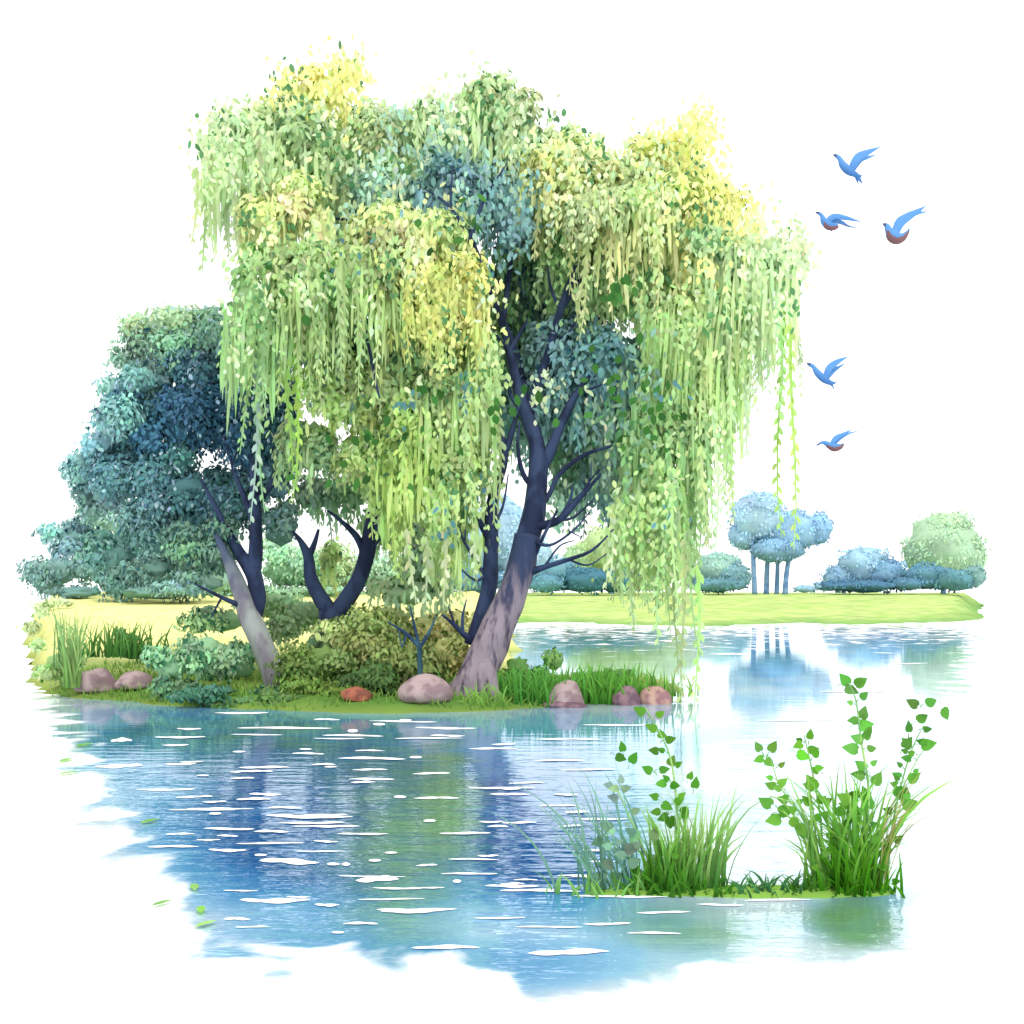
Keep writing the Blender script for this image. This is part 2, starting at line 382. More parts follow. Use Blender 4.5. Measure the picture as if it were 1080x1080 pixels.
fm = N(nt, 'ShaderNodeMixShader'); L(nt, pm, fm.inputs[0]); L(nt, bed.outputs[0], fm.inputs[1]); L(nt, wm.outputs[0], fm.inputs[2])
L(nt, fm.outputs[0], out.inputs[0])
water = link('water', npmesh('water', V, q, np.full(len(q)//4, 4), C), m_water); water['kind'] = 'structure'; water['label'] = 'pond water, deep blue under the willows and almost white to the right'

# ripple glints put in as slim white lens-shaped patches just above the water
m_glint, nt, out = newmat('glint'); p = N(nt, 'ShaderNodeBsdfDiffuse'); p.inputs[0].default_value = (.9, .93, .96, 1); L(nt, p.outputs[0], out.inputs[0])
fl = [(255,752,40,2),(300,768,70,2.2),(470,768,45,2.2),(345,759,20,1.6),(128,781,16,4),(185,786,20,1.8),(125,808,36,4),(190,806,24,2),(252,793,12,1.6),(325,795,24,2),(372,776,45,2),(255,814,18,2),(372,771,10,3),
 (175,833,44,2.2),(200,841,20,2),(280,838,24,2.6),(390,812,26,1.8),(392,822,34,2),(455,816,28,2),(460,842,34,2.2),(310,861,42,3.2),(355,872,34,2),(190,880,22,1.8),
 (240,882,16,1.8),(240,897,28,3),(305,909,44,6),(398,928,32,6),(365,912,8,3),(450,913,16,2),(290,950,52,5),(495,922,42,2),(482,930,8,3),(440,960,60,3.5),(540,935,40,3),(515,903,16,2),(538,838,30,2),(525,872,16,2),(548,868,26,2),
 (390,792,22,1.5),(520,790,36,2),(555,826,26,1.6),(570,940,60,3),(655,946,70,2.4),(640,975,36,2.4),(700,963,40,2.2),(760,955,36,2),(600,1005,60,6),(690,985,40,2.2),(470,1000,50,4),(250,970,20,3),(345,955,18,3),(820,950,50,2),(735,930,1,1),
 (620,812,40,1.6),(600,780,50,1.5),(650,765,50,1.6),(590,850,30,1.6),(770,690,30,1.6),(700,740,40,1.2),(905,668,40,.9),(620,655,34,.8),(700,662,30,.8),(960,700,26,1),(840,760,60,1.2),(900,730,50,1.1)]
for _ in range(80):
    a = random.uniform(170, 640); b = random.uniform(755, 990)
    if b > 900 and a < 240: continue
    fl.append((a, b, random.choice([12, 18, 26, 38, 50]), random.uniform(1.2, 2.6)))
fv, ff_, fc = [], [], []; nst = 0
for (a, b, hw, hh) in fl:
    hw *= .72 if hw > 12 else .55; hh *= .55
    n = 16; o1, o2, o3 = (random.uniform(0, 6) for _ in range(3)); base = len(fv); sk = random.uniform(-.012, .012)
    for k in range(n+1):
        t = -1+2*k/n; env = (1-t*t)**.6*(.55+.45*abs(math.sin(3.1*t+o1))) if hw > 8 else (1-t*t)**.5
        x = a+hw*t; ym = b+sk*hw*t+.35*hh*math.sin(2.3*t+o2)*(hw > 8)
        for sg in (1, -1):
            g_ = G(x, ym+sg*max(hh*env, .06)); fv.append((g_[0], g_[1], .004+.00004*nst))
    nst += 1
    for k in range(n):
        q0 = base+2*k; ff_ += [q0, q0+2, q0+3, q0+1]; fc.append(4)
fo = link('glint', npmesh('glint', np.array(fv), ff_, fc, smooth=False), m_glint)
tag(fo, 'pale ripple glints put in as white streaks across the blue water', 'glint', kind='stuff')

# ---------------------------------------------------------------- banks and meadow
def heightsheet(name, poly_w, hfun, colfun, step, edge=1.2, label=''):
    poly = np.asarray(poly_w); lo = poly.min(0)-step; hi = poly.max(0)+step
    xs = np.arange(lo[0], hi[0], step[0] if hasattr(step, '__len__') else step); ys = np.arange(lo[1], hi[1], step[1] if hasattr(step, '__len__') else step)
    X, Y = np.meshgrid(xs, ys)
    nz = np.array([mnoise.noise(Vector((a*.9, b*.45, 3.1)))+.5*mnoise.noise(Vector((a*2.7, b*1.2, 7.7))) for a, b in zip(X.ravel(), Y.ravel())]).reshape(X.shape)
    sd_ = poly_sd(X, Y, poly)+nz*(.25+.5*((Y > 29) & (edge < 2)))*edge
    t = np.clip(sd_/edge, 0, 1); t = t*t*(3-2*t)
    Z = -.03+t*hfun(X, Y, nz)
    C = colfun(X, Y, nz, sd_)
    keep = sd_ > -.25*edge
    idx = np.arange(X.size).reshape(X.shape)
    q = np.stack([idx[:-1, :-1], idx[:-1, 1:], idx[1:, 1:], idx[1:, :-1]], -1)
    kk = keep[:-1, :-1] & keep[:-1, 1:] & keep[1:, 1:] & keep[1:, :-1]
    q = q[kk].reshape(-1)
    used = np.unique(q); remap = np.zeros(X.size, int); remap[used] = np.arange(len(used))
    V = np.stack([X, Y, Z], -1).reshape(-1, 3)[used]
    o = link(name, npmesh(name, V, remap[q], np.full(len(q)//4, 4), C.reshape(-1, 3)[used]), TERR)
    o['kind'] = 'structure'; o['label'] = label
    return o
fr_ = [(24,730),(60,736),(120,741),(180,746),(240,749),(300,751),(360,753),(430,754),(500,753),(560,749),(610,745),(660,741),(705,736),(742,727)]
bk_ = [(735,722),(700,719),(640,716),(585,712),(556,703),(548,690),(540,678),(532,668)]
poly1 = [G(*a)[:2] for a in fr_+bk_]+[np.array([-.2, 62.]), np.array([-10., 64.])]+[P(a, 0, d)[:2] for a, d in ((34,61),(48,54),(22,49),(46,43),(34,38),(56,34),(30,31),(40,28.5))]
POLY1 = np.array(poly1)
def h1(X, Y, nz=0):
    back = np.clip((Y-27)/30, 0, 1)
    right = np.clip((X+1.5)/2.0, 0, 1)
    return .14+(1-right)*(back*1.55+.10)+.05*nz
def c1(X, Y, nz, sd_):
    yel = lin((222,220,146)); grn = lin((86,124,58)); ol = lin((90,116,50)); mud = lin((120,100,86)); dk = lin((90,120,70))
    f = np.clip((Y-27)/9+nz*.5, 0, 1)[..., None]
    c = grn*(1-f)+yel*f
    g2 = np.clip((nz-.05)*3, 0, 1)[..., None]*.5*(1-f*.6); c = c*(1-g2)+ol*g2
    rim = np.clip(1-sd_/.7, 0, 1)[..., None]; mm = np.clip((X-.3)/1.0, 0, 1)[..., None]
    rc = lin((128,146,72))*(1-mm)+mud*mm
    return c*(1-rim)+rc*rim
bank = heightsheet('bank', POLY1, h1, c1, .2, 1.0, 'grassy bank under the willows, yellow meadow rising at the left')
def bank_z(x, y):
    s_ = float(poly_sd(np.array([x]), np.array([y]), POLY1)[0]); t = min(max(s_/1.0, 0), 1); t = t*t*(3-2*t)
    return -.03+t*float(h1(np.array([x]), np.array([y]))[0])
far_edge = [(500,662),(560,657),(600,656),(640,659),(690,660),(740,661),(800,659),(850,657),(900,660),(960,657),(1010,656),(1038,654)]
POLY2 = np.array([G(*a)[:2] for a in far_edge]+[P(1044, 0, 88)[:2], P(1034, 0, 102)[:2], P(1040, 0, 136)[:2], P(700, 0, 138)[:2], P(300, 0, 138)[:2], P(300, 0, 70)[:2]])
def h2(X, Y, nz): return .12+np.clip((Y-68)/45, 0, 1)*1.0+.04*nz
def c2(X, Y, nz, sd_):
    a = lin((200,206,140)); b = lin((150,182,100)); c = lin((100,146,78))
    f = np.clip(.5+nz*1.3, 0, 1)[..., None]; g_ = np.clip((nz-.1)*3, 0, 1)[..., None]
    q_ = b*(1-f)+a*f; q_ = q_*(1-g_*.6)+c*g_*.6
    rim = np.clip(1-sd_/2.5, 0, 1)[..., None]
    return q_*(1-rim)+c*rim*1.05
meadow = heightsheet('meadow', POLY2, h2, c2, .7, 2.5, 'flat yellow-green meadow strip across the far side of the pond')
POLY3 = np.array([G(*a)[:2] for a in [(585,944),(640,947),(720,948),(800,950),(870,950),(930,948),(962,943),(930,936),(860,932),(760,934),(680,936),(610,939)]])
islet = heightsheet('islet', POLY3, lambda X, Y, nz: .07+.02*nz, lambda X, Y, nz, s_: np.zeros(X.shape+(3,))+lin((120,160,70)), .04, .2, 'low muddy grass islet at the front right of the pond')

# ---------------------------------------------------------------- the big willow
W_ = 25.4
wil = thing('willow_tree', 'big weeping willow with leaning forked mauve trunk and yellow-green curtains of leaves', 'willow', 'trees on the near bank')
tube([[(491,750,25.5,29),(497,728,25.4,24),(508,700,25.4,20),(522,668,25.4,17.5),(537,635,25.4,16),(549,600,25.5,15),(556,565,25.6,13.5)]], 'trunk', M_trunk, wil, 18, .10)
tube([[(478,752,25.2,9),(486,735,25.2,12),(499,705,25.3,10)],[(529,747,25.1,4),(520,735,25.1,8),(514,705,25.2,11),(520,680,25.3,9)],[(505,752,25.0,7),(503,735,25.1,10),(510,700,25.2,9)]], 'root', M_trunk, wil, 10, .1)
br = [[(553,580,25.6,14),(562,545,25.7,12),(567,510,25.9,10.5),(566,470,26.1,9),(556,440,26.3,7.5),(547,413,26.5,6),(537,371,26.8,4.2),(529,343,27,2.2)],
 [(497,680,25.7,8),(508,650,25.8,9),(516,615,25.9,8.5),(518,580,26,8),(518,540,26.1,6.5),(524,512,26.2,5.5),(531,485,26.3,4.5),(530,462,26.4,3.4),(517,448,26.5,2.4),(502,435,26.6,1.4)],
 [(531,485,26.3,3.8),(540,455,26.3,3),(548,425,26.3,1.6)],
 [(566,500,26,8),(580,475,26,6.5),(594,442,26.1,5.2),(606,418,26.2,3.8),(622,396,26.3,1.8)],
 [(556,440,26.4,6),(567,405,26.5,5.4),(581,365,26.6,4.6),(591,328,26.7,4),(602,296,26.8,3.2),(612,270,26.9,2.2),(618,250,27,1.2)],
 [(602,296,26.8,2.8),(624,283,26.8,2.4),(645,271,26.9,1.8),(680,247,27,.9)],
 [(567,555,25.6,5),(590,548,25.5,4),(612,524,25.4,3),(634,500,25.3,1.3)],
 [(590,548,25.5,2.4),(601,528,25.4,1.8),(604,512,25.3,1)],
 [(612,524,25.4,1.6),(626,502,25.4,.9),(638,492,25.3,.6)],
 [(553,606,25.5,4.2),(574,598,25.3,3),(600,590,25.1,2.3),(625,580,25,1.6),(647,558,24.9,.7)],
 [(566,540,25.8,4),(580,520,25.9,3),(590,500,26,2.4),(616,480,26,2.2),(640,472,26.1,1.6),(664,466,26.2,.8)],
 [(562,590,25.5,2.4),(576,560,25.4,1.8),(588,538,25.4,1.2)],
 [(514,566,26,3.8),(507,552,25.9,3.4),(500,540,25.8,2.8),(495,530,25.8,1.6)],
 [(512,608,25.9,1.6),(500,588,25.8,1.8),(490,572,25.7,1.6),(482,552,25.7,.7)],
 [(490,572,25.7,1.2),(491,558,25.7,.7)],
 [(497,676,25.5,4),(488,668,25.3,3.2),(478,658,25.1,2.2),(466,648,25,.8)],
 [(488,668,25.3,2),(488,650,25.3,1.4),(492,632,25.3,.6)],[(480,660,25.2,1.6),(473,640,25.1,.7)],
 [(537,371,26.8,3),(548,352,26.8,2),(556,338,26.8,1)],
 [(529,343,27,2.4),(515,300,26.6,3),(500,262,26,3.4),(496,252,25.8,3.2),(474,218,25.6,1.9),(450,200,25.5,.9)],
 [(496,252,25.8,2.6),(502,232,25.7,2.2),(510,212,25.7,1.8),(522,192,25.6,1.2),(535,172,25.6,.6)],
 [(475,220,25.6,1.5),(476,195,25.5,1),(478,170,25.5,.6)],[(510,212,25.7,1.2),(507,198,25.7,.6)],
 [(556,440,26.4,3),(540,360,27.5,3.5),(470,240,27.6,2.6),(380,170,27.5,1.4)],[(470,240,27.6,2.2),(350,230,26.6,1.5),(290,210,26.2,.8)],
 [(591,328,26.7,3),(640,260,27,2.4),(720,200,26.8,1.3)],[(640,260,27,2),(740,260,26.4,1.5),(800,262,25.8,.7)],[(530,345,27,2.5),(540,240,27.4,2),(525,130,27.3,1)]]
br += [[(519,600,25.9,2),(503,612,25.8,1.5),(486,600,25.7,.7)],[(517,560,26,1.8),(530,535,26,1.4),(536,500,26,.7)],[(560,570,25.5,2.4),(580,575,25.3,1.6),(604,560,25.2,1.2),(622,540,25.1,.6)],[(600,560,25.2,1),(612,566,25.1,.5)],
 [(612,524,25.4,1.4),(622,505,25.3,1),(624,486,25.3,.5)],[(590,548,25.5,1.6),(606,545,25.4,1.2),(632,520,25.3,.6)],[(574,598,25.3,1.4),(590,576,25.2,1),(606,570,25.2,.5)],[(600,590,25.1,1.4),(620,596,25,1),(640,584,25,.5)],
 [(567,520,25.9,3),(552,500,26,2.6),(546,470,26.1,1.8),(548,445,26.2,.9)],[(556,440,26.3,3),(540,420,26.4,2),(532,395,26.5,1)],[(606,418,26.2,2),(618,412,26.2,1.4),(640,404,26.3,.7)],[(591,328,26.7,2),(580,300,26.7,1.4),(578,275,26.7,.6)],
 [(581,365,26.6,2),(600,350,26.5,1.5),(612,330,26.5,.7)],[(537,371,26.8,2),(520,350,26.4,1.4),(505,340,26.2,.6)],[(400,420,25.6,1.2),(392,380,25.5,1.6),(384,340,25.5,1.2),(380,300,25.5,.6)]]
for b in br: tube([b], 'branch', M_dark, wil, 8, .08)
cr = Bag(); GN = 1.0
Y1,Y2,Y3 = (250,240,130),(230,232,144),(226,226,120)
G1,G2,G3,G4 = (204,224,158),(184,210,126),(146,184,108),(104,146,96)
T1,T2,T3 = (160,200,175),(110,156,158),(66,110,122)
ds = [(340,92,34,24,27,Y1,9,40,0),(366,78,12,10,27,Y1,8,0,0),(303,94,10,9,27,Y1,8,0,0),
 (252,142,36,20,26,G1,9,110,0),(228,150,16,14,26,G1,9,130,4),(305,150,62,44,27,G1,9,110,0),(300,222,52,40,26,Y2,9,70,0),(385,160,55,45,27.6,G1,9,80,0),(395,205,40,36,27.2,T1,9,60,0),
 (430,150,38,34,28,T1,9,60,0),(455,125,30,20,27.5,G1,8,40,0),(520,112,50,38,27,G1,9,80,0),(500,170,54,46,27.2,T1,9,60,0),(470,205,44,40,26.5,T2,9,50,0),(530,215,34,40,26.8,T2,9,40,0),(580,150,36,24,27.4,G1,9,50,0),
 (600,190,66,48,27,Y2,9,80,0),(560,250,50,50,28.2,G4,9,60,0),(540,310,40,50,29,T3,9,40,0),(705,162,44,26,27,Y1,8,40,0),(735,140,14,10,27,Y1,7,0,0),(670,180,44,30,27.2,G1,8,50,0),(680,232,80,46,26.6,Y2,9,110,0),
 (755,228,48,36,26.3,Y1,8,100,0),(770,262,50,32,26,G1,9,170,30),(815,262,30,24,25.6,G1,8,150,12),(840,262,10,20,25.6,G1,8,30,0),
 (430,245,64,40,26,Y2,9,70,0),(482,312,42,46,25.4,Y3,9,70,0),(440,300,40,36,25.7,(220,218,110),9,80,0),(375,290,60,42,25.6,G2,9,110,0),(300,280,50,36,25.4,G2,9,140,0),(262,320,30,50,25,G3,9,130,14),
 (650,290,66,44,27.2,G3,9,60,0),(610,400,56,64,27.2,T2,9,80,0),(660,390,30,40,26.7,(120,164,140),9,80,0),(570,360,40,60,29.6,T3,9,50,0),(655,440,40,54,27.0,(130,170,140),9,90,0),(640,490,40,40,28.6,T2,8,60,0),
 (720,330,46,40,26.2,G2,9,190,36),(745,330,48,34,26,G2,9,190,34),(700,440,48,50,26.2,G3,9,140,30),(700,520,30,40,26,G2,9,110,22),(670,555,28,30,26.3,(175,205,110),9,70,10),
 (350,360,40,40,27.2,(80,120,100),9,60,0),(430,350,44,40,27,G4,9,60,0),(460,400,50,40,26.2,G2,9,150,30),(500,400,28,60,26,G2,9,170,20),(430,470,40,50,26,(180,208,100),9,130,24),(480,520,34,50,26,(184,210,120),9,110,20),(600,520,20,20,29,T1,8,30,0),
 (560,330,60,60,29.2,(112,156,116),9,80,0),(590,420,50,60,29.4,(96,146,140),9,70,0),(540,420,30,50,29.6,(130,172,160),9,60,0),(625,470,40,40,29,(120,164,130),9,60,0),(510,330,30,50,28.6,(150,184,110),9,80,0),
 (560,180,40,40,28,(150,184,150),9,60,0),(620,250,60,40,27.6,(170,200,130),9,70,0),(400,250,60,40,27.4,(150,184,120),9,60,0),(340,190,60,40,28,(190,214,150),9,60,0),(330,330,60,40,27,(120,160,116),9,70,0),(740,190,30,24,26.6,Y1,8,50,0),(660,210,60,30,26,(206,222,150),8,60,0)]
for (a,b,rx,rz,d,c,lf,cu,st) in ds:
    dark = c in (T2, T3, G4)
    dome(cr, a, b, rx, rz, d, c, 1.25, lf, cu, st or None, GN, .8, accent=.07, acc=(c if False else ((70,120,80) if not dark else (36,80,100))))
# loose sprays of small leaves all through and just outside the crown, so the masses run into one another
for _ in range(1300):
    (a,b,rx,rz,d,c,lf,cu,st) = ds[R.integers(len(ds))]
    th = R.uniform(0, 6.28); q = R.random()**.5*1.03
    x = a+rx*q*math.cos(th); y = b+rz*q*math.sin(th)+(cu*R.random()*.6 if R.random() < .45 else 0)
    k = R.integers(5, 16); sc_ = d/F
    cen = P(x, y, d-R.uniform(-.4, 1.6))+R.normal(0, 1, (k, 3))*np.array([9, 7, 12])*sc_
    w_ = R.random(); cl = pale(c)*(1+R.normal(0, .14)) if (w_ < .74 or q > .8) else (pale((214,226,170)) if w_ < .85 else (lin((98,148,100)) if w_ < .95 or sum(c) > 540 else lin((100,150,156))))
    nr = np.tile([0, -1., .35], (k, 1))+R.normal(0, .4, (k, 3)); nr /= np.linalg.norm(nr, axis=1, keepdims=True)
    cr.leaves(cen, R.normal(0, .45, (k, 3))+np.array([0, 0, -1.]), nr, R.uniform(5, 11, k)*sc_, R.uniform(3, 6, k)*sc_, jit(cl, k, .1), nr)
# long single shoots that hang clear of the crown
s_ = 25.5/F
for (x, y, ln, c) in [(826,318,250,(176,206,86)),(834,345,230,(176,206,86)),(822,330,110,G3),(812,330,60,G2),(745,440,130,G2),(752,430,150,G1),(785,400,90,G1),(208,180,80,G2),(216,200,90,G2),(246,200,90,G1),(222,160,120,G2),
   (712,560,150,G2),(722,570,170,G2),(736,600,150,(170,205,100)),(690,560,90,G3),(700,560,120,G2),(728,560,130,G3),(300,370,150,(150,196,80)),(278,380,160,(140,190,120)),(268,360,190,T1),(312,360,170,(170,205,80)),(655,530,110,G2),
   (645,540,70,G1),(800,330,70,G2),(770,400,80,G2),(640,560,60,G1),(470,560,80,G1),(450,570,70,G1),(430,560,80,G1),(500,560,50,G1)]:
    hang(cr, P(x, y, 25.2+R.uniform(-.3, .4)), ln*s_, pale(c), s_, 10, R.uniform(-.1, .1), .8, True, 1.25)
for x in range(650, 745, 5):
    hang(cr, P(x, 500+R.uniform(-30, 20), 25.6+R.uniform(-.6, .8)), R.uniform(100, 165)*s_, pale([G1,G2,G3][R.integers(3)]), s_, 10, R.uniform(-.1, .1), .8)
# dark accent leaves in loose sprays
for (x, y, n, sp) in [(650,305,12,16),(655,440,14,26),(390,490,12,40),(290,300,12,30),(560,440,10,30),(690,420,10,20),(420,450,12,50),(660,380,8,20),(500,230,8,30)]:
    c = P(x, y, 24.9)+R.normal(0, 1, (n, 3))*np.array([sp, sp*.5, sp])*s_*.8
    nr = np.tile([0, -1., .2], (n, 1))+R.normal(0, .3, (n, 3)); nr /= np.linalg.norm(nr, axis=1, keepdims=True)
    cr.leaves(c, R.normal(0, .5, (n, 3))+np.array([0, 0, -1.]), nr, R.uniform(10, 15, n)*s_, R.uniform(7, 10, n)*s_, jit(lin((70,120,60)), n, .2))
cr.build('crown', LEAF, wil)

# ---------------------------------------------------------------- dark blue-green tree at the left
dt = thing('leaning_tree', 'dark blue-green tree with a leaning pale trunk at the left end of the bank', 'tree', 'trees on the near bank')
tube([[(294,730,27,14),(288,708,27,13),(276,680,27.1,11.5),(263,650,27.2,10.5),(252,620,27.3,8.5),(240,590,27.5,5.5),(228,564,27.6,2.6)]], 'trunk', M_grey, dt, 14, .1)
for b in [[(268,652,27.3,9),(271,630,27.4,9.5),(267,605,27.5,9),(252,582,27.7,6.5),(240,560,27.8,4.5),(230,540,27.9,3.2),(212,506,28,1.5)],
  [(267,610,27.5,8),(270,575,27.6,7),(269,545,27.7,6.5),(268,515,27.8,5.5),(266,470,28,3),(258,410,28.2,1.4)],[(270,560,27.6,3.6),(258,525,27.8,3),(248,500,28,2),(236,460,28,1)],[(269,530,27.7,4),(286,512,27.8,3.4),(298,480,27.9,2),(305,430,28,1)],
  [(256,640,27.2,3.4),(234,630,27,2.2),(206,616,26.8,1)],[(234,630,27,1.4),(222,652,26.9,.7)]]: tube([b], 'branch', M_dark, dt, 8, .08)
cd = Bag()
for (a,b,rx,rz,d,c) in [(170,372,54,34,29.2,(150,190,156)),(135,412,36,34,29.3,(130,178,170)),(100,505,38,36,29.5,(132,180,180)),(160,430,44,44,29.1,(84,138,152)),(150,500,50,44,29.1,(88,144,156)),(175,345,50,26,29,(176,204,156)),(140,342,24,16,29,(196,214,156)),(150,385,34,26,29.3,(150,190,170)),(95,530,34,26,29.6,(140,186,184)),(75,570,36,26,29.8,(128,176,172)),(120,585,44,26,29.6,(116,166,160)),(130,470,40,40,29.4,(108,164,172)),(160,560,40,30,29.5,(104,154,150)),(195,360,50,34,29.4,(130,170,146)),(215,335,26,20,29,(150,186,150)),(205,400,50,40,29,(72,120,134)),(250,380,50,50,29.2,(70,118,122)),(195,450,52,50,28.8,(52,98,130)),(240,450,56,60,28.6,(40,84,112)),(285,440,34,70,28.4,(34,74,84)),
   (135,440,36,34,28.6,(140,186,184)),(108,462,24,26,28.8,(150,190,205)),(150,400,30,26,28.7,(120,170,170)),(140,500,46,36,29,(96,148,152)),(110,520,28,24,29.3,(130,180,175)),(200,520,56,44,28.6,(70,122,130)),(250,530,34,40,28.8,(66,112,116)),(170,560,60,34,28.8,(92,140,136)),(225,580,44,30,28,(112,156,136)),
   (290,510,34,34,28.3,(110,150,165)),(296,560,34,34,28.6,(120,165,150)),(245,360,40,30,28.4,(110,158,130)),(160,600,40,20,28.2,(110,156,140)),(215,615,40,16,27.6,(130,172,150))]:
    dome(cd, a, b, rx, rz, d, c, 2.3, 6.5, 0, None, 1.05, .62, accent=.11, acc=((176,212,228) if R.random() < .65 else (40,80,90)))
cd.build('crown', LEAF, dt)

# ---------------------------------------------------------------- small forked tree in the middle
ft = thing('forked_tree', 'small tree with a dark trunk forked low like a lyre, behind the olive bush', 'tree', 'trees on the near bank')
tube([[(350,672,28,17),(350,655,28,15),(347,642,28,11)]], 'trunk', M_dark, ft, 12, .1)
for b in [[(352,650,28,8),(340,634,28,8.5),(328,612,28,7),(325,588,28,5.5),(318,572,28,3.2),(308,560,28,1.6)],[(325,588,28,4),(332,572,28,3),(336,558,28,1.5)],
  [(352,650,28,9),(366,632,28,9.5),(380,608,28,9),(388,580,28,8),(392,552,28,7),(396,530,28.1,5),(402,500,28.2,3.4),(398,455,28.3,2),(390,400,28.4,1)],
  [(386,588,28,4),(376,566,28,3.6),(358,548,27.9,2.2),(345,538,27.9,1)],[(402,500,28.2,2.2),(412,470,28.2,1.6),(416,420,28.2,.8)],[(388,585,28,2),(400,570,27.9,1.2),(410,560,27.9,.6)]]: tube([b], 'branch', M_dark, ft, 8, .08)
cf = Bag()
for (a,b,rx,rz,d,c) in [(365,420,56,44,26.6,(200,216,116)),(330,470,44,44,27,(160,190,124)),(390,480,56,46,26.8,(174,202,110)),(330,520,36,26,28.8,(130,168,130)),(440,520,44,44,27,(176,206,120)),(420,560,44,34,29.4,(170,204,140)),(455,590,44,40,29,(176,208,160)),(430,625,50,22,28.6,(186,214,160)),
   (345,590,16,20,30.5,(196,216,130)),(400,400,30,36,26.2,(196,214,130)),(372,520,40,22,28.7,(120,160,110))]:
    dome(cf, a, b, rx, rz, d, c, 1.4, 8, 40, 8, 1.05, .75, accent=.12, acc=((215,230,200) if R.random() < .4 else (70,120,80)))
cf.build('crown', LEAF, ft)

# ---------------------------------------------------------------- bushes on the bank
def bush(name, label, cat, blobs, group, leaf=8, mat=LEAF, acc=None, accent=.1, gain=1.0, dens=2.4, core=.66, amp=.26):
    o = Bag()
    for (a,b,rx,rz,d,c) in blobs:
        dome(o, a, b, rx, rz, d, c, dens, leaf*.85, 0, None, gain, core, accent=accent, acc=acc, coreamp=amp)
    ob = o.build(name, mat); tag(ob, label, cat, group); return ob
NB = 'bushes on the near bank'
bush('bush', 'pale green spotted bush at the foot of the leaning trunk', 'bush', [(215,690,44,34,26.2,(156,208,150)),(180,705,30,24,25.8,(150,204,146)),(250,700,34,32,28,(146,200,146)),(215,732,60,14,25.3,(60,110,80)),(285,734,30,14,25.3,(100,140,70)),(180,730,30,14,25.8,(120,170,110)),(235,655,50,20,28.5,(176,208,150))], NB, 8, acc=(60,120,90), accent=.16)
bush('bush', 'olive and brown bush between the leaning trunk and the willow trunk', 'bush', [(340,700,50,34,26.2,(112,146,64)),(390,690,56,38,26.6,(142,160,78)),(440,700,48,40,26.4,(146,158,76)),(350,732,60,18,25.3,(100,130,46)),(420,734,56,18,25.3,(56,88,40)),(320,738,40,12,25.1,(70,106,46)),(395,715,44,28,25.4,(66,98,44)),(300,742,40,8,24.9,(90,130,60)),(250,742,40,8,25,(80,124,70)),(460,738,30,10,25.4,(84,120,50)),(470,690,30,34,26.2,(190,184,96)),(395,665,60,24,27.6,(204,204,126)),(455,660,44,24,27.4,(222,216,130))], NB, 8, acc=(70,96,40), accent=.10)
bush('bush', 'pale mint bush behind the leaning trunk and left of the forked tree', 'bush', [(320,650,40,30,29.5,(176,210,150)),(290,640,40,24,29.8,(190,218,160)),(335,680,30,22,28.6,(120,160,110)),(370,655,20,18,29.2,(110,150,110))], NB, 8, acc=(120,170,110))
bush('bush', 'green bush right behind the willow trunk and the tall pink rock', 'bush', [(545,705,22,26,27.5,(120,180,80)),(570,715,24,18,27.2,(100,165,70)),(585,700,16,14,27.6,(130,184,90)),(625,716,28,15,27.2,(96,158,70)),(655,712,18,12,27.4,(126,180,90)),(536,722,14,16,26.8,(90,150,70))], NB, 8, acc=(50,110,50))
bush('bush', 'low cream-green scrub on the far left rim of the yellow meadow', 'bush', [(44,642,20,9,44,(214,222,160)),(34,660,16,12,39,(206,220,150)),(38,680,14,12,34,(190,212,140)),(62,634,22,6,48,(218,224,166))], NB, 6, acc=(170,196,120), mat=FAR)
bush('bush', 'dark green bush above the pink rocks at the far left', 'bush', [(140,688,30,18,28.4,(90,140,76)),(165,692,22,14,28.2,(110,160,90)),(128,672,14,12,28.6,(110,160,90))], NB, 7, acc=(40,90,50))
bush('bush', 'light green bush at the left edge of the bank by the reeds', 'bush', [(60,700,24,20,28.2,(160,200,110)),(48,712,16,12,28,(196,220,140))], NB, 8, acc=(110,165,80))
BB = 'misty bushes behind the left meadow'
bush('bush', 'misty teal bush, leftmost behind the yellow meadow', 'bush', [(62,602,36,30,54,(126,172,166)),(95,590,34,34,54.5,(140,184,174)),(45,612,22,22,53.5,(124,170,168)),(80,625,50,12,53,(104,152,148))], BB, 6, acc=(150,190,180), accent=.06, mat=FAR)
bush('bush', 'broad misty teal bush under the dark tree, behind the yellow meadow', 'bush', [(135,598,48,40,52,(104,152,156)),(185,600,48,36,51,(112,158,150)),(225,610,36,28,51,(130,172,150)),(160,625,70,14,50,(100,146,134))], BB, 6, acc=(150,190,180), accent=.06, mat=FAR)
bush('bush', 'misty light green bush seen between leaning trunk and forked tree', 'bush', [(300,600,50,34,56,(160,200,160)),(350,605,44,34,57,(190,214,140)),(400,605,50,32,57,(160,200,160)),(450,610,44,26,58,(180,210,150)),(330,625,120,12,55,(140,184,140))], BB, 6, acc=(190,215,180), accent=.06, mat=FAR)
bush('bush', 'bushy mass of pale grey-green leaves standing low behind the left bank', 'bush', [(80,560,34,26,58,(160,196,186)),(120,548,34,30,58,(150,190,180)),(155,560,40,30,58,(130,176,170))], BB, 6, acc=(180,208,200), accent=.06, mat=FAR)

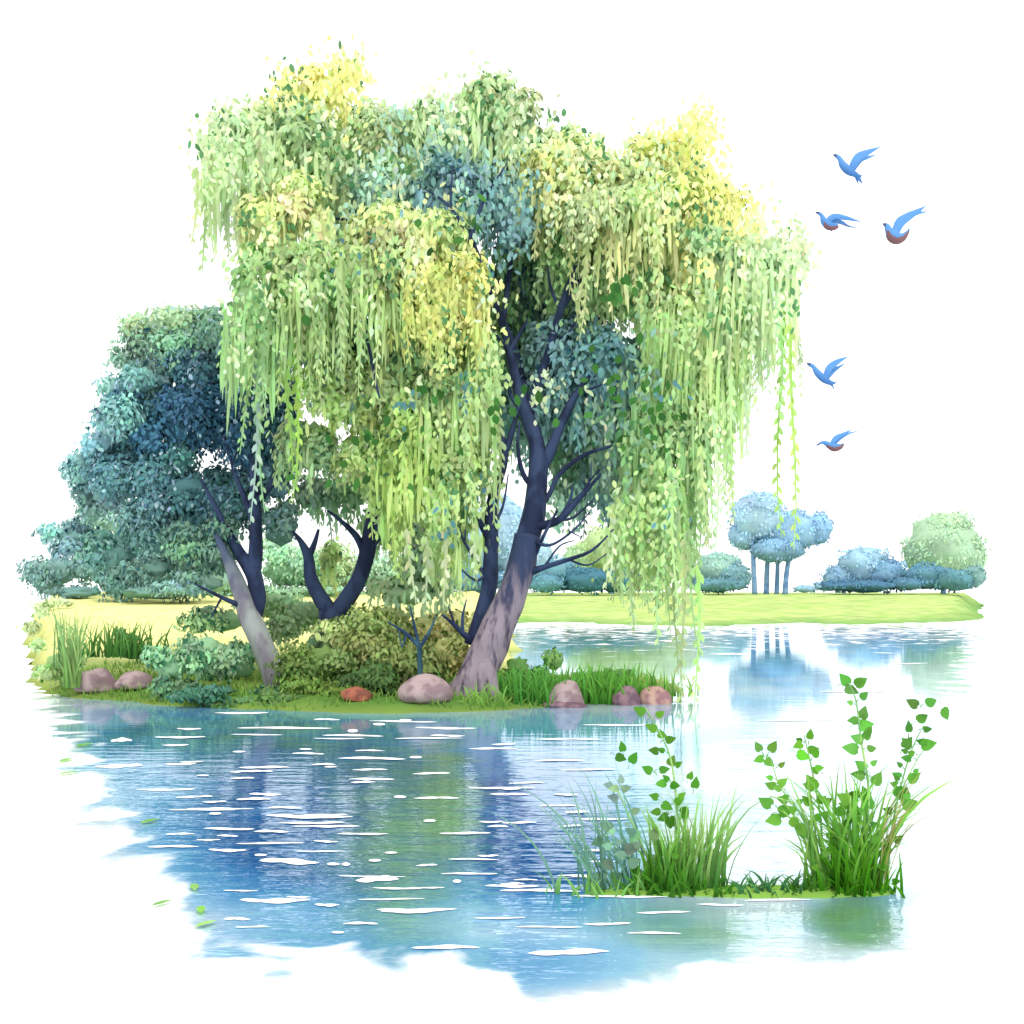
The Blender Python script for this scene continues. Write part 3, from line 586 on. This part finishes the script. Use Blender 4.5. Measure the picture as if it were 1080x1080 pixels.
# bare little shrubs
def twigs(label, paths):
    t = thing('bare_shrub', label, 'shrub', 'bare twiggy shrubs'); tube([paths[0]], 'stem', M_teal, t, 6)
    for b in paths[1:]: tube([b], 'twig', M_teal, t, 6)
twigs('bare dark twigs of a small shrub standing in the olive bush', [[(443,735,25.3,3),(443,705,25.3,2.8),(442,680,25.2,2.6)],[(442,682,25.2,2.4),(428,668,25.2,1.8),(409,656,25.1,.8)],[(442,682,25.2,2.2),(437,660,25.2,1.4),(432,638,25.1,.6)],[(442,684,25.2,2.2),(452,668,25.2,1.6),(460,650,25.1,.7)],[(428,669,25.2,1.2),(424,682,25.1,.8),(420,664,25.1,.5)]])

# ---------------------------------------------------------------- far trees
FT = 'trees beyond the far meadow'
def gz(d): return -.03+.12+min(max((d-68)/45, 0), 1)*1.0
def fartree(name, label, blobs, trunks=(), tm=M_bluebark, cat='tree', acc=None, group=FT):
    o = thing(name, label, cat, group); c = Bag(); blobs = [(a,b,rx,rz,d+15,cc) for a,b,rx,rz,d,cc in blobs]; trunks = [[(a,b,d+15,q) for a,b,d,q in t] for t in trunks]
    for (a,b,rx,rz,d,cc) in blobs:
        dome(c, a, b, rx, rz, d, cc, 4.5, 4, 0, None, 1.0, .9, accent=0, acc=acc or tuple(int(v*.8) for v in cc), coreamp=.13, solid=True)
    c.build('crown', FAR, o)
    for t in trunks: tube([t], 'trunk', tm, o, 8)
    if not trunks and cat == 'tree':
        a, b, rx, rz, d, cc = blobs[0]; yb = HY+(H-gz(d))*F/d
        tube([[(a, yb+1, d, 3), (a, b, d, 2)]], 'trunk', tm, o, 8)
fartree('tree', 'tall pale blue tree cluster on slim bare trunks across the pond', [(800,545,32,28,104,(170,202,234)),(835,560,30,24,104,(140,182,224)),(862,558,16,18,104,(132,176,222)),(785,565,18,16,104,(150,188,224)),(820,580,30,14,103,(120,164,206))],
   [[(796,627,103,3),(795,600,103,2.6),(794,575,103,2)],[(808,627,104,3),(809,600,104,2.6),(812,570,104,2)],[(819,627,104,2.6),(820,600,104,2.2),(820,570,104,2)],[(828,627,103,3.2),(830,602,103,2.6),(836,572,103,2)]])
fartree('bush', 'low grey-green bush left of the tall blue tree cluster', [(757,602,26,20,100,(150,190,180)),(742,610,18,14,100,(140,182,170)),(775,608,18,14,99,(110,156,170)),(757,617,32,8,98,(84,134,152))], cat='bush')
fartree('bush', 'low blue bush between the tall blue cluster and the round green tree', [(912,598,30,22,102,(150,190,222)),(885,610,18,14,102,(130,172,210)),(935,606,22,18,101,(110,156,196)),(905,618,44,7,99,(64,110,150))], cat='bush')
fartree('tree', 'round sage green tree at the right end of the far meadow', [(995,578,42,34,106,(176,208,166)),(1015,590,26,28,106,(170,204,160)),(975,585,24,24,106,(166,200,170)),(1000,555,24,16,106,(190,216,170))])
fartree('bush', 'dark teal bush under the round sage green tree', [(980,608,30,14,100,(74,122,150)),(1008,612,24,12,99,(80,134,150)),(1028,608,12,12,99,(120,164,160)),(955,616,22,7,99,(70,116,150))], cat='bush')
fartree('bush', 'dark teal bush behind hanging willow shoots, right of the trunk', [(590,606,24,18,98,(96,150,172)),(620,612,30,14,97,(56,110,136)),(655,612,26,14,97,(50,104,130)),(685,612,22,12,97,(80,136,140)),(575,616,20,10,96,(84,140,164))], cat='bush')
fartree('tree', 'yellow-green tree behind the willow shoots, above the dark teal bush', [(645,580,36,28,106,(196,216,140)),(680,580,34,30,106,(180,208,120)),(710,590,28,26,106,(176,206,130)),(612,590,20,18,106,(180,208,150))])
fartree('tree', 'light blue tree seen between the two stems of the willow', [(492,580,34,44,104,(150,186,226)),(528,566,34,44,105,(166,198,232)),(560,590,24,32,106,(176,204,230)),(500,612,34,14,103,(100,150,200)),(548,590,20,30,104,(186,210,240))])
fartree('bush', 'faint blue strip of scrub between the blue tree trunks and the blue bush', [(850,621,14,4,112,(150,188,220)),(872,618,14,6,112,(160,194,224))], cat='bush')

# ---------------------------------------------------------------- rocks
def rock(label, px, py, rx, rz, mat, d=None, lumps=((0,0,1,1),)):
    d = d or 25.3; s = d/F; c = P(px, py, d); c[2] = max(bank_z(c[0], c[1]), 0)+.16*rz*s; bm = bmesh.new(); off = Vector(R.uniform(-40, 40, 3))
    bmesh.ops.create_icosphere(bm, subdivisions=4, radius=1)
    for v in bm.verts:
        n_ = mnoise.noise(v.co*1.1+off)*.22+mnoise.noise(v.co*3+off)*.05
        v.co *= 1+n_; v.co.z = v.co.z if v.co.z > -.3 else -.3+(v.co.z+.3)*.3
        v.co.x *= 1-.05*max(v.co.z, 0)
        v.co = Vector((v.co.x*rx*s, v.co.y*(rx+rz)*.5*s, v.co.z*rz*s))
    for f in bm.faces: f.smooth = True
    me = bpy.data.meshes.new('rock'); bm.to_mesh(me); bm.free()
    o = link('rock', me, mat); o.location = c; tag(o, label, 'rock', 'rocks along the water edge'); return o
rock('terracotta-red small rock at the shore, left of the pink boulder', 376, 744, 16, 11, M_red, 24.6)
rock('low rounded mauve-pink boulder against the left side of the willow trunk', 448, 745, 27, 20, M_pink, 24.6)
rock('tall upright pink rock at the shore right of the willow trunk', 597, 731, 19, 24, M_pink, 25.3)
rock('flat dark mauve ledge under the tall upright pink rock', 596, 742, 24, 6, M_mauve, 25.1)
rock('small dark mauve rock, middle of the three right of the trunk', 660, 727, 15, 16, M_mauve, 25.6)
rock('peach and pink rock at the tip of the bank, rightmost rock', 691, 722, 17, 16, M_tan, 25.8)
rock('larger pale pink rock on the left bank behind the reeds', 102, 710, 23, 18, M_pink, 27.4)
rock('flatter pale pink rock on the left bank, right of the reeds', 143, 716, 22, 13, M_pink, 27.2)

# ---------------------------------------------------------------- grasses
def fan(bag, px, py, d, n, hmin, hmax, spread, c0, c1_, w=3.0, lean=0, base=10, bend=(.0, .3)):
    s = d/F; b = P(px, py, d)+np.stack([R.normal(0, base*.5, n)*s, R.normal(0, base*.2, n)*s, np.zeros(n)-3*s], 1)
    hh = R.uniform(hmin, hmax, n)*s; ax = np.clip(R.normal(lean, spread, n)*s, -.75*hh, .75*hh)
    tip = b+np.stack([ax, R.normal(0, spread*.6, n)*s, hh*np.sqrt(np.clip(1-(ax/(hh+1e-6)*.5)**2, .2, 1))], 1)
    bag.blades(b, tip, R.uniform(.6, 1.3, n)*w*s, jit(lin(c0), n, .2), R.uniform(*bend, n), 6, jit(lin(c1_), n, .15))
def tuft(label, args, group, name='grass_tuft', cat='grass'):
    b = Bag()
    for a in args: fan(b, **a)
    return tag(b.build(name, BLADE), label, cat, group)
GB = 'grass tufts on the near bank'
tuft('tall thin reeds beside the pale pink rocks at the left', [dict(px=76,py=722,d=27,n=60,hmin=30,hmax=90,spread=14,c0=(110,150,80),c1_=(160,195,130),w=3),dict(px=66,py=700,d=27.6,n=14,hmin=50,hmax=75,spread=12,c0=(90,140,90),c1_=(140,180,120),w=3)], GB)
tuft('short dark green grass clump on the yellow meadow behind the pink rocks', [dict(px=130,py=690,d=28.2,n=120,hmin=14,hmax=44,spread=14,c0=(60,110,50),c1_=(110,160,80),w=3,base=44)], GB)
tuft('bright grass clump growing at the foot of the willow roots', [dict(px=508,py=748,d=24.7,n=60,hmin=12,hmax=34,spread=12,c0=(90,140,60),c1_=(150,195,100),w=3.4,base=30)], GB)
tuft('deep green grass between willow trunk and tall pink rock', [dict(px=550,py=740,d=25.4,n=240,hmin=16,hmax=44,spread=10,c0=(50,110,40),c1_=(110,175,80),w=3.2,base=52)], GB)
tuft('deep green grass mound between the tall pink rock and the dark mauve rock', [dict(px=628,py=738,d=25.9,n=300,hmin=16,hmax=46,spread=8,c0=(60,120,40),c1_=(120,185,80),w=3,base=56)], GB)
tuft('sparse light green grass behind the rightmost rocks', [dict(px=675,py=732,d=26.4,n=110,hmin=10,hmax=28,spread=8,c0=(110,160,70),c1_=(180,210,120),w=3,base=50)], GB)
gr = Bag()
n = 5200; X = R.uniform(-9, 3, n); Y = R.uniform(24.2, 31, n)
sdv = poly_sd(X, Y, POLY1); k = sdv > .12; X, Y, sdv = X[k], Y[k], sdv[k]
Z = np.array([bank_z(a, b) for a, b in zip(X, Y)])-.02
B_ = np.stack([X, Y, Z], 1); hh = R.uniform(.06, .22, len(X))
T_ = B_+np.stack([R.normal(0, .06, len(X)), R.normal(0, .05, len(X)), hh], 1)
gr.blades(B_, T_, .03, jit(lin((84,126,54)), len(X), .25), .1, 3, jit(lin((150,184,92)), len(X), .15))
tag(gr.build('grass', BLADE), 'short green grass along the bank under the willows', 'grass', kind='stuff')

GF = 'grass tufts on the front islet'; DF = 10.16
def ug(c=(36,90,26), c1=(90,150,50)): return dict(d=DF-.03, c0=c, c1_=c1)
tuft('dense green tuft with upright blades at the left of the islet', [dict(px=712,py=946,d=DF,n=70,hmin=50,hmax=110,spread=20,c0=(40,110,30),c1_=(150,200,100),w=4.5,base=22),dict(px=706,py=946,n=110,hmin=12,hmax=62,spread=12,w=6,base=32,**ug()),dict(px=690,py=946,n=30,hmin=10,hmax=30,spread=12,w=6,base=50,**ug())], GF)
tuft('tuft of long blades fanning right beside the densest left tuft', [dict(px=748,py=945,d=DF,n=46,hmin=60,hmax=125,spread=26,lean=20,c0=(40,110,40),c1_=(176,214,130),w=4.6,base=18),dict(px=752,py=946,n=60,hmin=8,hmax=34,spread=12,w=6,base=34,**ug())], GF)
tuft('short low dark green tuft in the middle of the islet', [dict(px=806,py=947,d=DF-.05,n=90,hmin=6,hmax=32,spread=16,c0=(24,70,44),c1_=(90,150,90),w=5,base=44)], GF)
tuft('tuft leaning left on the islet, below the cluster of round leaves', [dict(px=868,py=944,d=DF,n=30,hmin=60,hmax=140,spread=18,lean=-36,c0=(50,120,30),c1_=(166,208,116),w=4.6,base=14),dict(px=864,py=946,n=50,hmin=8,hmax=36,spread=12,w=6,base=36,**ug())], GF)
tuft('largest bright green tuft with long splayed blades at the right of the islet', [dict(px=903,py=946,d=DF,n=95,hmin=60,hmax=150,spread=44,c0=(40,110,20),c1_=(140,196,90),w=5,base=22),dict(px=900,py=947,n=130,hmin=16,hmax=78,spread=17,w=5.5,base=34,**ug((36,96,14),(96,164,40))),dict(px=925,py=945,d=DF,n=22,hmin=90,hmax=150,spread=24,lean=50,c0=(110,150,60),c1_=(190,170,120),w=2.6,base=12)], GF)
tuft('pale flooded reeds bending left over the blue water', [dict(px=655,py=944,d=DF+.1,n=46,hmin=60,hmax=150,spread=40,lean=-45,c0=(90,140,120),c1_=(130,175,150),w=3.5,base=44),dict(px=640,py=948,d=DF,n=60,hmin=10,hmax=40,spread=14,c0=(90,150,70),c1_=(140,190,110),w=5,base=60)], GF)

# ---------------------------------------------------------------- leafy plants of the islet
def leafy(label, stem, leaves, col=(100,165,60), d=DF, scol=(120,170,110), r=8):
    stem = [[(a_, b_, d_, r_*.62) for a_, b_, d_, r_ in p_] for p_ in stem]; leaves = list(leaves)
    for p_ in stem:
        for (x0, y0, _, _), (x1, y1, _, _) in zip(p_[:-1], p_[1:]):
            for t_ in np.arange(.15, 1, 15/max(math.hypot(x1-x0, y1-y0), 1)):
                sg = random.choice((-1, 1)); leaves.append((x0+(x1-x0)*t_+sg*random.uniform(6, 10), y0+(y1-y0)*t_-3, 90-sg*random.uniform(40, 85), random.uniform(5, 8)))
    t = thing('leafy_plant', label, 'plant', 'leafy stems on the front islet')
    m = bpy.data.materials.get('stem_green') or mottled('stem_green', (150,190,110), (110,160,100), 5)
    tube(stem, 'stem', m, t, 6, .04)
    b = Bag(); s = d/F
    for i, lf in enumerate(leaves):
        x, y, ang = lf[:3]; rr = min(lf[3] if len(lf) > 3 else r, 10.5)*.92*s*R.uniform(.9, 1.15)
        a = math.radians(ang); c = P(x, y, d+R.uniform(-.12, .12))
        dr = np.array([[math.cos(a), R.uniform(-.35, .35), math.sin(a)]])
        nr = np.array([[R.uniform(-.4, .4), -1, R.uniform(-.1, .6)]]); nr /= np.linalg.norm(nr)
        # heart-shaped leaf with a fold along the midrib
        sd_ = np.cross(dr, nr)[0]; sd_ /= np.linalg.norm(sd_); up = np.cross(sd_, dr[0]); D0 = dr[0]/np.linalg.norm(dr[0])
        prof = [(-.62,.0),(-.72,.28),(-.45,.60),(0,.62),(.45,.38),(1,0)]
        V = [c+D0*rr*p_[0]+up*0 for p_ in [(-.62,0),(0,0),(.45,0),(1,0)]]
        Lf = [c+D0*rr*p_[0]+sd_*rr*p_[1]+up*rr*.16 for p_ in prof[1:5]]; Rt = [c+D0*rr*p_[0]-sd_*rr*p_[1]+up*rr*.16 for p_ in prof[1:5]]
        V = np.array(V+Lf+Rt)
        f = [0,4,5,1, 1,5,6,2, 2,6,7,3, 1,9,8,0, 2,10,9,1, 3,11,10,2]
        cc = jit(lin(np.array(col)*.93), 1, .2, .1)
        n0 = nr+up*.2; n0 /= np.linalg.norm(n0)
        b.add(V, f, np.full(6, 4), np.repeat(cc, 12, 0), np.repeat(n0, 12, 0))
        b.blades(np.array([c-D0*rr*1.5]), np.array([c-D0*rr*.5]), 1.6*s, cc, 0., 2)
    b.build('foliage', BLADE, t)
leafy('stem of round leaves arching left above the dense left tuft', [[(722,945,DF,2.4),(716,880,DF,2.2),(712,830,DF,1.8),(704,790,DF,1.5),(680,745,DF,.8)]],
 [(675,750,150),(688,768,160),(698,775,-20),(690,792,170),(708,803,60),(683,812,150),(700,812,10),(698,826,190),(711,828,-10),(690,840,160),(703,850,-30),(716,845,30),(692,856,190),(722,858,60),(709,866,-60),(700,862,200),(656,788,100),(654,799,-20),(668,800,60,8),(733,826,80,8),(728,818,70,7)], (96,158,56))
leafy('pale greyish leafy stem leaning left in the flooded reeds', [[(700,945,DF+.15,2),(672,880,DF+.15,1.8),(650,830,DF+.15,1.2)],[(690,930,DF+.15,1.6),(650,895,DF+.15,1.2),(628,870,DF+.15,.8)]],
 [(648,832,180,8),(660,832,20,8),(655,822,90,7),(640,872,160,13),(632,888,200,12),(668,880,140,13),(665,896,10,15),(640,912,190,14),(668,910,30,12),(634,925,150,13),(650,925,20,14),(690,880,60,9)], (134,172,140))
leafy('leafy stem with splayed leaves at its top, left of the tallest stems', [[(872,940,DF,2.6),(858,890,DF,2.2),(838,850,DF,1.8),(812,840,DF,1.2)],[(838,850,DF,1.4),(822,828,DF,1.2),(812,798,DF,.7)]],
 [(800,788,120),(815,788,60),(801,801,200),(811,804,-40,9),(813,828,160),(825,825,40),(808,846,150,12),(817,865,190,13),(828,855,20,12),(838,868,-40,12),(845,875,-60,10)], (110,170,66))
leafy('slim stem with paired leaves between the splayed leaves and the tallest stem', [[(868,940,DF+.08,2.4),(866,870,DF+.08,2),(858,820,DF+.08,1.6),(848,775,DF+.08,.7)]],
 [(854,775,80),(842,786,200),(857,791,10),(846,797,-20,9),(860,812,150),(856,826,120,13),(866,843,40),(851,845,130),(862,862,-30),(871,930,90,12),(868,905,80,12)], (100,162,50), DF+.08)
leafy('bushy stem of crowded leaves just left of the tallest stem', [[(892,940,DF-.05,2.4),(896,890,DF-.05,2),(897,840,DF-.05,1.4)]],
 [(890,842,150,12),(900,840,40,12),(886,856,200,12),(902,855,-20,12),(893,868,-90,12),(898,852,90,12),(905,866,-40,9)], (100,160,60))
leafy('tallest upright stem with leaves up to its tip', [[(908,942,DF,2.8),(914,880,DF,2.6),(916,830,DF,2.2),(908,780,DF,1.8),(903,740,DF,1.4),(895,720,DF,.8)]],
 [(891,717,130,10),(907,720,30,10),(897,728,-20,13),(900,760,180,9),(911,752,80,9),(912,765,10,12),(915,775,60,9),(905,779,160,11),(898,790,170,12),(908,808,140,13),(906,818,170,12),(925,822,60,11),(912,838,110,11),(918,848,80,9)], (104,168,74))
leafy('rightmost tall stem bending right with sparse leaves', [[(935,942,DF+.05,2.4),(940,880,DF+.05,2),(950,830,DF+.05,1.6),(962,790,DF+.05,1.2),(976,762,DF+.05,.6)],[(950,835,DF+.05,1.2),(968,800,DF+.05,.9),(982,782,DF+.05,.5)]],
 [(963,742,150,11),(981,741,20,12),(996,752,-60,11),(972,758,30,12),(958,767,90,9),(957,784,60,11),(978,785,10,11),(948,835,20,10),(963,820,30,13),(946,818,150,8),(958,848,20,12),(948,836,-70,12),(955,838,80,9)], (96,160,66), DF+.05)

# floating leaves
for (x, y, c, lab) in [(70,803,(150,196,110),'small fallen green leaf floating at the far left, upper of two'),(73,817,(150,196,110),'small fallen green leaf floating at the far left, lower of two'),(90,787,(130,190,80),'tiny bright green leaf floating near the left shore'),(158,868,(140,190,90),'green leaf afloat alone at the left edge of the pond'),
    (205,938,(150,196,110),'pale green leaf afloat at the lower left, above the others'),(212,962,(140,196,90),'bright green leaf afloat at the lower left, second from below'),(171,955,(130,180,100),'tiny dark green leaf afloat at the lower left edge'),(217,977,(160,205,110),'light green leaf afloat lowest at the bottom left')]:
    b = Bag(); g0 = G(x, y); s = g0[1]/F; a = R.uniform(0, 3)
    b.leaves(np.array([g0+[0, 0, .02]]), np.array([[math.cos(a)*.6, .9, .0]]), np.array([[0, 0, 1.]]), 36*s, 11*s, lin(c)[None])
    tag(b.build('fallen_leaf', BLADE), lab, 'leaf', 'leaves afloat on the pond')

# ---------------------------------------------------------------- birds
m_bird, nt, out = newmat('plumage'); at = N(nt, 'ShaderNodeAttribute', attribute_name='Col')
p = N(nt, 'ShaderNodeBsdfPrincipled'); p.inputs['Roughness'].default_value = .6; p.inputs['Specular IOR Level'].default_value = .2
L(nt, at.outputs['Color'], p.inputs['Base Color']); L(nt, p.outputs[0], out.inputs[0])
def bird(label, body, wings, tail, d, belly=None):
    """body: [(px,py,r)], wings: list of [(px,py,dy_m,chord_px)] root->tip; one closed surface"""
    s = d/F; bm = bmesh.new()
    def loft(rings):
        vs = [[bm.verts.new(q) for q in r] for r in rings]
        m = len(vs[0])
        for i in range(len(vs)-1):
            for j in range(m): bm.faces.new((vs[i][j], vs[i][(j+1) % m], vs[i+1][(j+1) % m], vs[i+1][j]))
        bm.faces.new(vs[0][::-1]); bm.faces.new(vs[-1])
    def curve(pts, k=6):
        pts = np.array(pts, float); o = []
        for i in range(len(pts)-1):
            p0 = pts[max(i-1, 0)]; p1 = pts[i]; p2 = pts[i+1]; p3 = pts[min(i+2, len(pts)-1)]
            for q in range(k):
                t = q/k; o.append(.5*((2*p1)+(-p0+p2)*t+(2*p0-5*p1+4*p2-p3)*t*t+(-p0+3*p1-3*p2+p3)*t**3))
        o.append(pts[-1]); return np.array(o)
    rings = []
    cv = curve(body)
    for i, (x, y, r) in enumerate(cv):
        c = P(x, y, d); tn = cv[min(i+1, len(cv)-1)][:2]-cv[max(i-1, 0)][:2]; tn = Vector((tn[0], 0, -tn[1])).normalized()
        a = tn.cross(Vector((0, 1, 0))); r_ = max(r, .5)*s
        rings.append([Vector(c)+a*math.cos(t)*r_+Vector((0, 1, 0))*math.sin(t)*r_*.85 for t in np.linspace(0, 2*math.pi, 12, endpoint=False)])
    loft(rings)
    for wg in list(wings)+list(tail):
        cv = curve(wg); rings = []
        for i, (x, y, dy, ch) in enumerate(cv):
            c = Vector(P(x, y, d))+Vector((0, dy, 0)); a = cv[max(i-1, 0)]; b_ = cv[min(i+1, len(cv)-1)]
            tn = Vector((b_[0]-a[0], (b_[2]-a[2])/s, -(b_[1]-a[1]))).normalized()
            cd_ = tn.cross(Vector((0, 1, 0))).normalized(); th = tn.cross(cd_).normalized()
            hc = max(ch*.42, .35)*s; ht = max(min(ch*.16, 1.1), .45)*s
            rings.append([c+cd_*hc*math.cos(t)+th*ht*math.sin(t) for t in np.linspace(0, 2*math.pi, 12, endpoint=False)])
        loft(rings)
    bmesh.ops.recalc_face_normals(bm, faces=bm.faces)
    me = bpy.data.meshes.new('tmp'); bm.to_mesh(me); bm.free()
    o = bpy.data.objects.new('bird', me); COL.objects.link(o)
    md = o.modifiers.new('r', 'REMESH'); md.mode = 'VOXEL'; md.voxel_size = .0055
    dg = bpy.context.evaluated_depsgraph_get(); me2 = bpy.data.meshes.new_from_object(o.evaluated_get(dg))
    o.modifiers.clear(); o.data = me2; bpy.data.meshes.remove(me)
    me2.name = 'bird'; me2.materials.clear(); me2.materials.append(m_bird)
    n = len(me2.vertices); V = np.empty(n*3, np.float32); me2.vertices.foreach_get('co', V); V = V.reshape(-1, 3)
    ppx = V[:, 0]*F/V[:, 1]+540; ppy = HY+(H-V[:, 2])*F/V[:, 1]
    blue = lin((80,132,186)); deepb = lin((46,90,150)); brn = lin((112,80,84)); drk = lin((66,80,110))
    f = np.clip((ppy-body[len(body)//2][1])/14+.4, 0, 1)[:, None]; C = blue*(1-f*.6)+deepb*f*.6
    hx, hy, _ = body[0]; k = np.hypot(ppx-hx, ppy-hy) < 4; C[k] = drk
    if belly:
        (x0, y0), (x1, y1), lo, hi = belly
        bx = np.array([q[0] for q in body]); by = np.array([q[1] for q in body]); rr_ = np.array([q[2] for q in body]); ax_ = np.interp(ppx, bx, by); rd = np.interp(ppx, bx, rr_)
        k = (ppy > ax_+rd*(.15-.5*(ppx-lo)/(hi-lo))) & (ppx > lo+1) & (ppx < hi+3) & (ppy > y0-4); C[k] = brn
    a = me2.color_attributes.new('Col', 'FLOAT_COLOR', 'POINT'); c4 = np.ones((n, 4), np.float32); c4[:, :3] = C; a.data.foreach_set('color', c4.ravel())
    for pg in me2.polygons: pg.use_smooth = True
    tag(o, label, 'bird', 'birds in flight')
bird('topmost blue bird, single wing raised high and tail fanned down', [(879,163,1.0),(883,165,2.2),(886,168,2.6),(889,174,4.2),(895,180,4.6),(902,184,3),(908,187,1.6)],
  [[(898,178,0,9),(905,166,.02,11),(915,160,.05,8),(930,153,.1,1)],[(900,178,.03,7),(909,166,.12,8),(918,162,.2,5),(928,158,.28,1)]], [[(903,184,0,5),(907,190,0,4),(910,193,.02,1)],[(902,184,0,4),(904,189,.02,3),(906,194,.03,1)],[(904,184,0,3),(911,185,.04,1)]], 22)
bird('blue bird with brown belly gliding left, wing trailing flat behind', [(860,224,.8),(864,225,1.8),(867,228,2.2),(869,233,3.8),(874,238,4.8),(880,239,3.8),(884,238,2)],
  [[(872,234,0,7),(880,228,.02,8),(893,229,.05,6),(903,231,.08,3),(909,232,.1,1)],[(876,232,.04,6),(888,232,.12,6),(898,235,.2,3),(907,236,.24,1)]], [[(878,240,0,4),(877,244,.02,1)]], 22, ((866,237),(886,236),868,890))
bird('largest blue bird with round brown belly and forked wing raised right', [(931,236,.8),(935,238,2.8),(937,242,4),(941,248,7),(946,251,7),(952,250,4.5),(957,245,2),(959,241,.8)],
  [[(944,246,-.02,10),(949,235,0,13),(958,228,.04,11),(968,222,.08,7),(979,215,.12,1)],[(962,226,.06,6),(971,223,.09,4),(981,221,.12,1)]], [], 21, ((930,247),(962,246),934,962))
bird('middle blue bird below the upper three, wing raised in a slim arc', [(851,383,.9),(855,385,2.2),(858,387,2.2),(862,393,3.6),(868,399,4),(874,403,3),(879,405,1.4)],
  [[(871,398,0,8),(875,388,.02,9),(884,381,.06,7),(896,375,.12,1)],[(873,398,.03,6),(880,390,.12,7),(888,385,.2,4),(895,381,.26,1)]], [[(874,402,0,5),(879,404,0,4),(882,403,0,1)],[(874,403,0,4),(879,408,.02,2),(880,411,.02,1)]], 22)
bird('lowest blue bird with reddish belly, slim wings swept back', [(861,470,.7),(866,467,1.4),(870,467,2.4),(875,470,3.6),(880,472,4.4),(886,471,3.2),(890,468,1)],
  [[(877,469,0,6),(882,462,.02,7),(891,457,.05,4),(901,452,.1,.8)],[(880,468,.03,5),(888,461,.1,5),(898,456,.16,3),(909,453,.24,.8)]], [], 22, ((868,471),(892,469),871,893))
